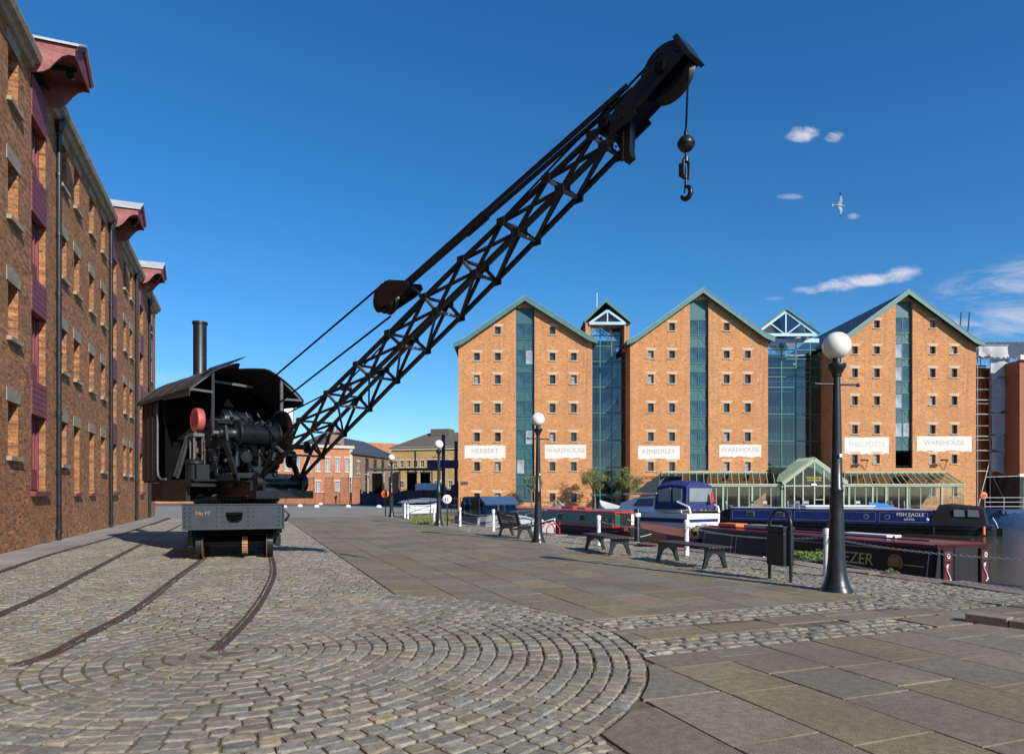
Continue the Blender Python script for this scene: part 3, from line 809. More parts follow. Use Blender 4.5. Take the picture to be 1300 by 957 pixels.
# derrick worm shaft and gearing above drum
mb=MB(HO); mb.tube([(.55,-.8,3.3),(.55,.8,3.3)],.045,10)
for y in (-.6,-.35,-.1,.12,.4,.6): mb.lathe((.55,y,3.3),[(.04,-.04),(.1+.03*((y*10)%2),-.04),(.1,.04),(.04,.04)],14,'y')
mb.tube([(.8,-.8,3.22),(.8,.6,3.22)],.03,8)
for y in (-.5,-.2,.1,.3,.5): mb.lathe((.8,y,3.22),[(.03,-.03),(.07,-.03),(.07,.03),(.03,.03)],10,'y')
for y in (-.45,-.05,.25): mb.tube([(.8,y,3.2),(.95,y-.05,3.38),(.9,y-.1,3.5)],.016,6)
mb.build('derrick_shaft',gry,crane,smooth=40)
mb=MB(HO); mb.lathe((.3,-.15,3.35),[(.02,-.35),(.2,-.35),(.22,-.25),(.22,.25),(.2,.35),(.02,.35)],20,'y'); mb.build('derrick_drum',gry,crane,smooth=40)
# steam engine, left
mb=MB(HO); mb.lathe((.25,-1.12,0),[(.05,1.74),(.27,1.74),(.27,1.8),(.23,1.82),(.225,2.2),(.27,2.22),(.27,2.28),(.2,2.32),(.08,2.36),(.05,2.42)],24)
mb.box(.44,.6,-1.22,-.92,1.84,2.2); mb.build('engine_cylinder',gry,crane,smooth=35)
mb=MB(HO)
for (a,y) in ((.15,-1.2),(.38,-1.2),(.38,-1.0)): mb.tube([(a,y,2.1),(a,y,2.95)],.026,8)
mb.box(.05,.45,-1.24,-.98,2.88,2.96); mb.build('guide_rods',lig,crane,smooth=35)
mb=MB(HO); mb.tube([(.25,-1.12,2.2),(.25,-1.12,2.6),(.22,-1.1,3.15)],[.02,.03,.035],8); mb.cbox((.25,-1.12,2.55),(.1,.1,.12))
mb.tube([(.5,-1.0,2.1),(.52,-1.0,2.5),(.45,-1.0,2.9)],.014,6); mb.sphere((.52,-1.0,2.55),.035,8,6); mb.sphere((.5,-1.0,2.75),.03,8,6)
mb.build('connecting_rod',M['rust'],crane,smooth=40)
mb=MB(HO); mb.bar((-.75,-1.2,1.9),(.1,-1.2,2.95),.07,.05); mb.bar((-.95,-1.2,1.95),(-.1,-1.2,2.9),.06,.05); mb.build('engine_stay',lig,crane)
# red hand wheel / flywheel
mb=MB(HO)
mb.lathe((.2,-1.05,3.3),[(.2,-.08),(.285,-.08),(.295,0),(.285,.08),(.2,.08),(.19,.03),(.19,-.03),(.2,-.08)],32,'y')
mb.lathe((.2,-1.05,3.3),[(.02,-.05),(.06,-.05),(.06,.08),(.02,.08)],12,'y')
for k in range(5):
    an=2*PI*k/5+.3; mb.bar((.2,-1.05,3.3),(.2+.2*math.cos(an),-1.05,3.3+.2*math.sin(an)),.06,.03,(0,1,0))
mb.lathe((.2,-.99,3.3),[(.02,-.01),(.2,-.01),(.2,.01),(.02,.01)],28,'y')
mb.build('flywheel',M['red_wheel'],crane,smooth=35)
mb=MB(HO); mb.tube([(.2,-1.1,3.3),(.2,.95,3.3)],.035,8); mb.build('crankshaft',gry,crane,smooth=40)
# levers and pipes
for i,(a,y) in enumerate(((.0,-.6),(-.1,-.45),(-.05,.2),(-.1,.4))):
    mb=MB(HO); mb.tube([(a,y,1.84),(a-.1,y,2.9)],.016,6); mb.sphere((a-.1,y,2.93),.03,8,6); mb.build('lever',lig,crane,smooth=40)
mb=MB(HO)
mb.tube([(-1.6,.3,2.6),(-1.0,.35,3.4),(-.2,.4,3.6),(.4,.5,3.0)],.03,8); mb.tube([(-1.5,-.3,3.0),(-.8,-.7,3.0),(-.2,-1.0,2.6),(.1,-1.1,2.15)],.03,8)
mb.tube([(.9,.2,1.84),(.9,.2,2.6)],.04,8); mb.tube([(.7,-.3,1.84),(.7,-.3,2.7)],.09,12)
mb.build('steam_pipe',gry,crane,smooth=40)
mb=MB(HO); mb.lathe((1.3,-.15,0),[(.02,1.8),(.16,1.8),(.16,1.92),(.1,1.97),(.02,2.0)],18); mb.box(.9,1.9,-.75,-.2,1.86,1.93); mb.box(.9,1.0,-.75,.75,1.9,2.0)
mb.box(1.6,1.7,-.7,.7,1.84,1.98)
mb.build('gear_cover',gry,crane,smooth=35)
# clutter of castings beneath the drum
mb=MB(HO); rnd=random.Random(5)
for i in range(46):
    a=rnd.uniform(.3,2.0); y=rnd.uniform(-.72,.7); z=rnd.uniform(1.5,2.7); s=rnd.uniform(.04,.14)
    if rnd.random()<.5: mb.tube([(a,y,z),(a+rnd.uniform(-.3,.3),y+rnd.uniform(-.3,.3),z+rnd.uniform(-.3,.3))],s*.25,7)
    else: mb.lathe((a,y,z),[(.01,-s*.5),(s,-s*.5),(s,s*.5),(.01,s*.5)],12,rnd.choice('xyz'))
mb.build('winch_gearing',blk,crane,smooth=40)
# boiler and chimney
mb=MB(HO); mb.lathe((-2.1,-.1,0),[(.05,1.84),(.58,1.84),(.6,1.95),(.56,2.0),(.56,3.7),(.5,3.9),(.25,4.05),(.2,4.2)],32); mb.build('boiler',M['black_matt'],crane,smooth=35)
mb=MB(HO); mb.lathe((-2.2,-.1,0),[(.02,4.15),(.26,4.15),(.26,4.72),(.19,4.78),(.178,4.82),(.178,6.22),(.205,6.24),(.205,6.3),(.165,6.3),(.165,5.9),(.02,5.9)],28); mb.build('chimney',gry,crane,smooth=35)
# ---- house
hb=M['house_brown']
mb=MB(HO)
mb.box(-2.95,-1.75,-1.36,-1.33,1.84,3.98)
mb.box(-2.97,-2.94,-1.36,1.36,1.84,4.3)
mb.box(-2.95,-.6,1.33,1.36,1.84,3.98)
mb.box(-1.75,-.1,1.33,1.36,3.6,3.98); 
house=mb.build('house_wall',hb,crane)
for a in (-2.9,-2.5,-2.12,-1.77): 
    p=MB(HO); p.box(a-.02,a+.02,-1.375,-1.355,1.84,3.95); p.build('wall_strip',blk,house)
mb=MB(HO); mb.tube([(-1.72,-1.36,3.95),(-1.72,-1.36,2.15),(-1.66,-1.36,1.95),(-1.45,-1.36,1.86),(-1.1,-1.36,1.86)],.028,8); mb.build('grab_rail',lig,crane,smooth=40)
# roof: barrel with a V slot for the ropes
def roofz(b): return 3.98+.78*math.cos(b/1.46*PI/2)**.85 if abs(b)<1.46 else 3.98
def roofsurf(b,a): return roofz(b)
secs=[]
bs=[-1.46+2.92*i/28 for i in range(29)]
mb=MB(HO)
rt=.025
def front_a(b):
    if -.25<b<.45: return -.1+.9*(abs(b-.1)/.35)**1.0
    return .8
stn=[0,.25,.5,.75,1]
vs=[];fs=[]
for lay,dz in ((0,0),(1,-rt)):
    for b in bs:
        fa=front_a(b)
        for t in stn: vs.append((-3.05+(fa+3.05)*t,b,roofz(b)+dz))
n=len(stn); m=len(bs); O=m*n
for lay in (0,O):
    for i in range(m-1):
        for j in range(n-1):
            k=lay+i*n+j; fs.append((k,k+1,k+n+1,k+n))
for i in range(m-1):
    for j in (0,n-1):
        k=i*n+j; fs.append((k,k+n,k+n+O,k+O))
for j in range(n-1):
    for i in (0,m-1):
        k=i*n+j; fs.append((k,k+1,k+1+O,k+O))
mb.add(vs,fs)
roof=mb.build('roof',M['roof_felt'],crane,smooth=30)
mb=MB(HO)
for a in (-3.04,-2.1,-1.15,-.3):
    pts=[(a,b,roofz(b)+.006) for b in bs]; mb.tube(pts,.012,6)
mb.build('roof_seam',M['roof_felt'],roof,smooth=40)
mb=MB(HO); mb.add([(.78,-1.2,4.32),(.8,-.55,4.66),(1.05,-.15,4.9),(.1,-.3,4.83),(-.2,-.6,4.7)],[(0,1,2,3,4)]); mb.add([(.78,-1.2,4.30),(.8,-.55,4.64),(1.05,-.15,4.88),(.1,-.3,4.81),(-.2,-.6,4.68)],[(4,3,2,1,0)])
mb.build('roof_flap',blk,roof)
for s in (-1,1):
    v=MB(HO); v.prism([(-1.0,3.98),(.78,3.98),(.78,3.8),(-1.0,3.86)],s*1.455-.01,s*1.455+.01); v.box(-3.05,.8,s*1.45-.015,s*1.45+.015,3.9,3.99); v.build('valance',M['roof_felt'],roof)
# black sheet across the cab, standing in for the shade inside it
mb=MB(HO)
pl=[(b,roofz(b)-.03) for b in bs]+[(1.33,3.2),(-1.33,3.2)]
mb.prism(pl,-1.25,-1.22,'yz'); mb.box(-1.25,-1.22,-1.33,1.33,1.84,3.25); mb.build('shade_bulkhead',M['black_matt'],crane)
for s in (-1,1):
    g_=gry if s<0 else lig
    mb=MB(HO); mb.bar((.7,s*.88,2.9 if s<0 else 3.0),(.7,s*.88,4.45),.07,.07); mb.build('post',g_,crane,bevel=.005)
    mb=MB(HO); mb.bar((.72,s*.88,3.95),(.74,s*1.44,3.97),.035,.05); mb.bar((.72,s*.92,4.42),(.74,s*1.40,4.0),.035,.05); mb.build('roof_bracket',lig,crane)
mb=MB(HO); mb.bar((-.3,-.45,4.38),(-.3,.55,4.34),.05,.06); mb.build('roof_tie',lig,crane)

# ---- jib
def botc(a): return 2.78+.44*(a-4.56)+(.02*max(0,a-9))
def topc(a):
    return botc(a)+ (.44 if a<9 else .44-.05*(a-9))
def wid(a):
    pts=[(2.42,.98),(4.56,.78),(5.59,.71),(6.65,.61),(8.56,.52),(10,.44),(12.2,.30)]
    for (x0,y0),(x1,y1) in zip(pts,pts[1:]):
        if a<=x1: return y0+(y1-y0)*(a-x0)/(x1-x0)
    return .3
bn=[3.55,4.56,5.59,6.62,7.6,8.57,9.5,10.4,11.25,12.0]; tn=[3.1,4.14,5.2,6.22,7.22,8.25,9.2,10.1,11.0,11.8]
def P(a,top,s,z=None): return Vector((a,s*wid(a)/2,(topc(a) if top else botc(a)) if z is None else z))
F0=lambda s: Vector((2.42,s*.49,1.82))
for s in (-1,1):
    mb=MB(HO); pts=[F0(s)]+[P(a,0,s) for a in bn]+[P(12.2,0,s)]
    for p,q in zip(pts,pts[1:]): mb.bar(p,q,.06,.06)
    mb.build('lower_chord',blk,crane)
    mb=MB(HO); pts=[F0(s)+Vector((.05,0,.05)),P(3.1,1,s)-Vector((0,0,.03))]+[P(a,1,s) for a in tn[1:]]+[P(12.1,1,s)]
    for p,q in zip(pts,pts[1:]): mb.bar(p,q,.06,.06)
    mb.build('upper_chord',blk,crane)
    for i in range(len(bn)):
        m_=MB(HO); m_.bar(P(bn[i],0,s),P(tn[i],1,s),.04,.05); m_.build('strut',lig if s<0 and i%3!=1 else gry,crane)  # near-side struts mostly paler: sunlight on them put into the colour
        if i+1<len(bn):
            m_=MB(HO); m_.bar(P(bn[i],0,s),P(tn[i+1],1,s),.035,.06); m_.build('brace',blk,crane)
for i in range(len(bn)):
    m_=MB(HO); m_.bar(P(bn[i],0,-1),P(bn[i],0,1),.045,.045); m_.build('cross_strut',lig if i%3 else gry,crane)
    if i+1<len(bn):
        s=1
        m_=MB(HO); m_.bar(P(bn[i],0,1),P(bn[i+1],0,-1),.035,.05); m_.build('brace',blk,crane)
    m_=MB(HO); m_.bar(P(tn[i],1,-1),P(tn[i],1,1),.045,.045); m_.build('cross_strut',gry,crane)
    if i+1<len(bn):
        m_=MB(HO); m_.bar(P(tn[i],1,-1),P(tn[i+1],1,1),.035,.05); m_.build('brace',blk,crane)
for i in range(len(bn)):
    for s in (-1,1):
        for q in (P(bn[i],0,s),P(tn[i],1,s)):
            mb=MB(HO); mb.cbox(q+Vector((0,s*.035,0)),(.16,.015,.13)); mb.build('gusset_plate',blk,crane)
mb=MB(HO); mb.lathe((3.2,0,2.55),[(.03,-.28),(.14,-.28),(.14,-.24),(.06,-.24),(.06,.24),(.14,.24),(.14,.28),(.03,.28)],20,'y'); mb.build('guide_roller',blk,crane,smooth=35)
mb=MB(HO); mb.lathe((5.3,0,3.66),[(.02,-.1),(.08,-.1),(.05,0),(.08,.1),(.02,.1)],14,'y'); mb.build('guide_roller',blk,crane,smooth=35)
# head
for s in (-1,1):
    mb=MB(HO)
    poly=[(12.08,6.2),(12.15,6.2),(12.5,6.42),(12.85,6.6),(13.2,6.8),(13.24,6.82),(13.08,7.06),(13.0,7.02),(12.6,6.8),(12.25,6.6),(12.05,6.46)]
    mb.prism(poly,s*.15-.012,s*.15+.012); 
    mb.bar((12.1,s*.17,6.2),(12.5,s*.17,6.38),.04,.05); 
    hd=mb.build('head_plate',blk,crane)
    b=MB(HO)
    for (a,z) in [(11.95,6.25),(12.1,6.4),(12.1,6.6),(12.3,6.55),(12.4,6.75),(12.6,6.8),(12.9,6.95),(13.1,6.9),(12.3,6.4)]: b.sphere((a,s*.165,z),.018,6,4)
    for (a,z) in [(12.0,6.42),(12.87,6.78)]: b.lathe((a,s*.17,z),[(.01,-.04),(.07,-.04),(.07,.04),(.01,.04)],14,'y')
    b.build('bolts',M['black_matt'],hd,smooth=40)
mb=MB(HO); mb.prism([(13.04,7.08),(13.24,6.76),(13.29,6.78),(13.1,7.1)],-.17,.17); mb.build('head_cap',gry,crane)
mb=MB(HO)
mb.lathe((12.87,0,6.78),[(.29,-.06),(.36,-.06),(.31,0),(.36,.06),(.29,.06),(.29,-.06)],40,'y'); mb.lathe((12.87,0,6.78),[(.02,-.06),(.07,-.06),(.07,.06),(.02,.06)],16,'y')
for k in range(6):
    an=2*PI*k/6; mb.bar((12.87,0,6.78),(12.87+.3*math.cos(an),0,6.78+.3*math.sin(an)),.05,.03,(0,1,0))
mb.build('head_sheave',blk,crane,smooth=35)
mb=MB(HO); mb.lathe((12.0,0,6.42),[(.02,-.13),(.14,-.13),(.14,.13),(.02,.13)],20,'y'); mb.build('tie_pin',blk,crane,smooth=35)
mb=MB(HO); mb.prism([(12.05,6.3),(12.35,6.38),(12.33,6.0),(12.35,5.9),(12.25,5.86),(12.2,6.0)],-.06,.06); mb.box(12.2,12.24,-.075,-.055,5.88,6.3); mb.build('head_bracket',blk,crane)
# ties
for s in (-1,1):
    mb=MB(HO); mb.bar((7.3,s*.05,5.3),(12.3,s*.06,6.84),.03,.07); mb.bar((9.0,s*.05,5.81),(9.5,s*.05,5.97),.04,.1); mb.build('tie_rod',blk,crane)
mb=MB(HO); mb.lathe((6.72,0,5.16),[(.2,-.12),(.26,-.12),(.23,-.06),(.26,0),(.23,.06),(.26,.12),(.2,.12),(.2,-.12)],32,'y')
mb.lathe((6.72,0,5.16),[(.02,-.14),(.07,-.14),(.07,.14),(.02,.14)],14,'y')
for k in range(6): an=2*PI*k/6+.2; mb.bar((6.72,0,5.16),(6.72+.22*math.cos(an),0,5.16+.22*math.sin(an)),.05,.06,(0,1,0))
mb.build('block_sheave',blk,crane,smooth=35)
for s in (-1,1):
    mb=MB(HO); mb.prism([(6.74,4.96),(7.45,5.1),(7.65,5.2),(7.6,5.3),(7.2,5.4),(6.78,5.42),(6.66,5.2)],s*.15-.015,s*.15+.015); mb.build('block_cheek',blk,crane)
mb=MB(HO); mb.tube([(7.55,0,5.2),(7.7,0,5.12),(7.75,.05,5.0)],.03,6); mb.cbox((6.95,0,5.42),(.2,.28,.06)); mb.build('shackle',gry,crane,smooth=40)
def rope(pts,r=.014,name='wire_rope'):
    mb=MB(HO); mb.tube(pts,r,6); return mb.build(name,M['black_matt'],crane,smooth=60)
rope([(.35,-.25,3.55),(6.6,-.06,5.42)],.02); rope([(.35,.15,3.2),(6.75,.08,4.86)],.02); 
rope([(1.0,.25,3.2),(5.25,.03,3.74),(12.6,0,7.02)],.016)
rope([(13.17,0,6.85),(13.13,0,6.0)],.013,'hoist_rope')
HO0=HO; HO=HO0@Matrix.Translation((13.13,0,5.80))@Matrix.Scale(.86,4)@Matrix.Translation((-13.18,0,-5.87))
mb=MB(HO); mb.sphere((13.18,0,5.87),.12,24,16); mb.build('ball_weight',gry,crane,smooth=60)
mb=MB(HO); mb.lathe((13.18,0,5.87),[(.118,-.035),(.126,-.02),(.126,.02),(.118,.035)],24); mb.lathe((13.18,0,6.0),[(.01,-.03),(.035,-.03),(.03,.05),(.01,.1)],12); mb.tube([(13.18,0,5.76),(13.18,0,5.62)],.02,8); mb.build('ball_fittings',blk,crane,smooth=40)
mb=MB(HO); mb.lathe((13.18,0,5.64),[(.01,-.03),(.045,-.03),(.045,.03),(.01,.03)],12); mb.tube([(13.18,-.07,5.62),(13.18,-.075,5.42),(13.18,-.04,5.37),(13.18,.04,5.37),(13.18,.075,5.42),(13.18,.07,5.62),(13.18,-.07,5.62)],.022,8); mb.cbox((13.12,0,5.5),(.04,.13,.18)); mb.build('swivel',gry,crane,smooth=40)
mb=MB(HO)
hp=[]
for i in range(15):
    an=R(95)-R(270)*i/14
    hp.append((13.18+.075*math.cos(an),0,5.17+.085*math.sin(an)))
mb.tube([(13.18,0,5.42),(13.18,0,5.3)]+hp,[.02,.024]+[.026+.012*math.sin(PI*i/14) for i in range(14)]+[.006],10); mb.tube([(13.16,.03,5.36),(13.12,.05,5.2)],.01,6)
mb.build('hook',blk,crane,smooth=50)
# ------------------------------------------------------------ walls with openings
def clip_poly(poly,lines):
    # lines: (nx,nz,d): keep nx*x+nz*z<=d
    for nx,nz,d in lines:
        out=[]
        for i in range(len(poly)):
            p,q=poly[i],poly[(i+1)%len(poly)]
            fp=nx*p[0]+nz*p[1]-d; fq=nx*q[0]+nz*q[1]-d
            if fp<=0: out.append(p)
            if (fp<0<fq) or (fq<0<fp):
                t=fp/(fp-fq); out.append((p[0]+(q[0]-p[0])*t,p[1]+(q[1]-p[1])*t))
        poly=out
        if len(poly)<3: return []
    return poly
def facade(mb,x0,x1,z0,z1,ops,depth=.3,lines=(),y=0.):
    xs=sorted({x0,x1}|{v for o in ops for v in (o[0],o[1])}); zs=sorted({z0,z1}|{v for o in ops for v in (o[2],o[3])})
    for i in range(len(xs)-1):
        for j in range(len(zs)-1):
            cx=(xs[i]+xs[i+1])/2; cz=(zs[j]+zs[j+1])/2
            if any(o[0]<cx<o[1] and o[2]<cz<o[3] for o in ops): continue
            p=clip_poly([(xs[i],zs[j]),(xs[i+1],zs[j]),(xs[i+1],zs[j+1]),(xs[i],zs[j+1])],lines)
            if p: mb.add([(q[0],y,q[1]) for q in p],[tuple(range(len(p)))])
    for o in ops:
        a,b,c,d=o[:4]; e=o[4] if len(o)>4 else depth
        mb.quad((a,y,c),(a,y+e,c),(a,y+e,d),(a,y,d)); mb.quad((b,y,c),(b,y,d),(b,y+e,d),(b,y+e,c))
        mb.quad((a,y,d),(b,y,d),(b,y+e,d),(a,y+e,d)); mb.quad((a,y,c),(a,y+e,c),(b,y+e,c),(b,y,c))
_proto={}
def window(parent,x,z,w,h,depth,frame,pane,bars=(1,1),y=0.,rz=None):
    key=('w',w,h,depth,frame,pane,bars,y)
    if key not in _proto:
        mb=MB(); t=.045
        yy=y+depth-.07
        mb.box(-w/2,-w/2+t,yy,yy+.06,0,h); mb.box(w/2-t,w/2,yy,yy+.06,0,h); mb.box(-w/2+t,w/2-t,yy,yy+.06,0,t); mb.box(-w/2+t,w/2-t,yy,yy+.06,h-t,h)
        for i in range(1,bars[0]): xx=-w/2+w*i/bars[0]; mb.box(xx-.018,xx+.018,yy+.005,yy+.05,t,h-t)
        for i in range(1,bars[1]): zz=h*i/bars[1]; mb.box(-w/2+t,w/2-t,yy+.008,yy+.047,zz-.018,zz+.018)
        pm=MB(); pm.box(-w/2+.01,w/2-.01,yy+.03,yy+.045,.01,h-.01)
        _proto[key]=(mb.mesh('window',M[frame]),pm.mesh('pane',M[pane]))
    a,b=_proto[key]
    o=bpy.data.objects.new('window',a); COL.objects.link(o); o.parent=parent; o.location=(x,0,z)
    q=bpy.data.objects.new('pane',b); COL.objects.link(q); q.parent=o
    return o
def shared(parent,name,key,fn,mat,loc):
    if key not in _proto: _proto[key]=fn().mesh(name,M[mat])
    o=bpy.data.objects.new(name,_proto[key]); COL.objects.link(o); o.parent=parent; o.location=loc; return o
def stone_box(w,h,d,y=0.,flare=0):
    def f():
        mb=MB()
        if flare: mb.prism([(-w/2,h),(w/2,h),(w/2-flare,0),(-w/2+flare,0)],y-d,y)
        else: mb.box(-w/2,w/2,y-d,y,0,h)
        return mb
    return f

# ------------------------------------------------------------ left warehouse
LW=thing('brick_warehouse','long red brick warehouse with plum hoist doors filling the left side','warehouse',W(-5.73,0),DOCK+PI/2)
WIN=[19.0,16.7,14.4,9.4,7.1,4.8,21.35,26.55,28.45,30.95,33.2,38.7,40.6,48.6]
DOORS=[(11.3,12.8),(22.95,24.4),(34.95,36.35),(43.75,45.0)]
ROWS=[2.45,5.52,8.6,11.62]
ops=[]
LONG={28.45,30.95}
for x in WIN:
    for k,z in enumerate(ROWS):
        zz=1.5 if (k==0 and x in LONG) else z
        ops.append((x-.41,x+.41,zz,z+1.42,.34))
for a,b in DOORS: ops.append((a,b,1.55,13.45,.28))
ops.append((-3.0,-2.0,0,2.2,.3))
mb=MB(); facade(mb,-12,50.6,0,13.45,ops,.34)
mb.quad((50.6,0,0),(50.6,16,0),(50.6,16,13.45),(50.6,0,13.45)); mb.quad((-12,0,0),(-12,0,13.45),(-12,16,13.45),(-12,16,0)); mb.quad((-12,16,0),(-12,16,13.45),(50.6,16,13.45),(50.6,16,0))
wall=mb.build('wall',M['brick_left'],LW)
for x in WIN:
    for k,z in enumerate(ROWS):
        lg=(k==0 and x in LONG)
        window(LW,x,1.5 if lg else z,.82,z+1.42-(1.5 if lg else z),.34,'black','glass',(2,4))
        shared(LW,'lintel','ll',stone_box(1.12,.36,.02),'lintel',(x,-.003,z+1.42))
        if lg: shared(LW,'sill','lsp',stone_box(1.0,.1,.1),'pink',(x,-.003,1.4))
        else: shared(LW,'sill','ls',stone_box(1.08,.11,.11),'lintel',(x,-.003,z-.11))
for a,b in DOORS:
    w=b-a; c=(a+b)/2
    mb=MB()
    for z0,z1 in ((1.6,3.75),(4.72,6.7),(7.68,9.5),(10.65,12.2)):
        mb.box(-w/2,-w/2+.1,.17,.27,z0,z1); mb.box(w/2-.1,w/2,.17,.27,z0,z1); mb.box(-.07,.07,.17,.27,z0,z1); mb.box(-w/2+.1,-.07,.19,.26,z0,z0+.6); mb.box(.07,w/2-.1,.19,.26,z0,z0+.6)
        mb.box(-.4,-.34,.19,.26,z0+.6,z1); mb.box(.34,.4,.19,.26,z0+.6,z1)
    dr=mb.build('loading_door',M['pink'],LW,loc=(c,0,0))
    mb=MB(); mb.box(-w/2,w/2,.25,.28,1.6,13.4); mb.build('door_glass',M['glass'],dr)
    for z0,z1 in ((3.75,4.72),(6.7,7.68),(9.5,10.65),(12.2,13.4)):
        mb=MB(); n=6
        for i in range(n):
            q=z0+(z1-z0)*i/n; mb.box(-w/2-.02,w/2+.02,-.03,.16,q+.008,q+(z1-z0)/n-.008)
        mb.box(-w/2,w/2,-.01,.17,z0,z1); mb.build('boarded_panel',M['pink'],LW,loc=(c,0,0))
    mb=MB(); mb.box(-w/2-.12,w/2+.12,-.14,.2,1.42,1.56); mb.build('door_sill',M['pink'],LW,loc=(c,0,0))
    # hoist cover (lucam)
    e=.95; zf=14.25
    mb=MB()
    for s in (-1,1):
        mb.prism([(.3,14.28),(-1.12,14.28),(-1.12,13.98),(-.95,13.98),(-.8,13.9),(-.65,13.72),(-.5,13.5),(-.35,13.38),(-.2,13.33),(.3,13.3)],s*e-.03,s*e+.03,'yz')
    mb.box(-e,e,-1.1,.25,14.2,14.26)
    lc=mb.build('hoist_cover',M['pink_pale'],LW,loc=(c,0,0))
    mb=MB()
    for i in range(6): mb.box(-e-.036,-e-.031,-1.1,.2,14.0+.045*i,14.002+.045*i)
    mb.box(-e+.03,e-.03,-1.12,-1.06,13.98,14.26)
    mb.prism([(-e+.0,14.26),(e,14.26),(0,14.78)],-1.12,-1.06)
    mb.bar((-e-.06,-1.15,14.2),(0,-1.15,14.78),.16,.05,(0,1,0)); mb.bar((e+.06,-1.15,14.2),(0,-1.15,14.78),.16,.05,(0,1,0))
    mb.build('gable_board',M['pink'],lc)
    mb=MB(); 
    mb.add([(-e-.12,-1.22,14.22),(0,-1.22,14.84),(0,2.5,14.84),(-e-.12,2.5,14.22),(-e-.12,-1.22,14.27),(0,-1.22,14.9),(0,2.5,14.9),(-e-.12,2.5,14.27)],[(0,1,2,3),(4,7,6,5),(0,4,5,1),(0,3,7,4)])
    mb.add([(e+.12,-1.22,14.22),(0,-1.22,14.84),(0,2.5,14.84),(e+.12,2.5,14.22),(e+.12,-1.22,14.27),(0,-1.22,14.9),(0,2.5,14.9),(e+.12,2.5,14.27)],[(3,2,1,0),(5,6,7,4),(1,5,4,0),(4,7,3,0)])
    mb.build('cover_roof',M['lead'],lc)
    mb=MB(); mb.box(-.04,.04,-.95,.2,14.0,14.15); mb.lathe((0,-.8,13.9),[(.02,-.03),(.12,-.03),(.12,.03),(.02,.03)],14,'x'); mb.build('hoist_beam',M['black'],lc)
def gut(a,b):
    mb=MB(); mb.prism([(0.02,13.35),(-.12,13.38),(-.18,13.5),(-.3,13.55),(-.34,13.7),(-.34,13.76),(0.02,13.78)],a,b,'yz'); mb.build('gutter',M['lintel'],LW)
prev=-12
for a,b in DOORS+[(50.75,0)]:
    gut(prev,a-.28 if b else 50.75); prev=b+.28
mb=MB(); mb.add([(-12,-.1,13.79),(50.7,-.1,13.79),(50.7,8,18.3),(-12,8,18.3),(50.7,16.1,13.79),(-12,16.1,13.79)],[(0,1,2,3),(3,2,4,5)]); mb.build('roof',M['slate'],LW)
mb=MB(); mb.add([(50.6,0,13.4),(50.6,16,13.4),(50.6,8,18.2)],[(0,1,2)]); mb.add([(-12,0,13.4),(-12,16,13.4),(-12,8,18.2)],[(0,1,2)]); mb.build('gable',M['brick_left'],LW)
for s in (13.6,25.55,34.45,41.9,47.1):
    mb=MB(); mb.tube([(s,-.1,.05),(s,-.1,13.0),(s,-.26,13.45)],.075,10)
    for z in (.2,2.1,4.0,5.9,7.8,9.7,11.6,13.0): mb.lathe((s,-.1,z),[(.07,0),(.098,0),(.098,.1),(.07,.1)],12)
    mb.lathe((s,-.12,13.0),[(.08,0),(.14,.15),(.14,.35),(.08,.36)],12)
    mb.build('downpipe',M['black'],LW,smooth=40)
mb=MB()
for s in (24.75,36.7,45.4): mb.box(s-.25,s+.25,-.025,.0,11.5,13.3)
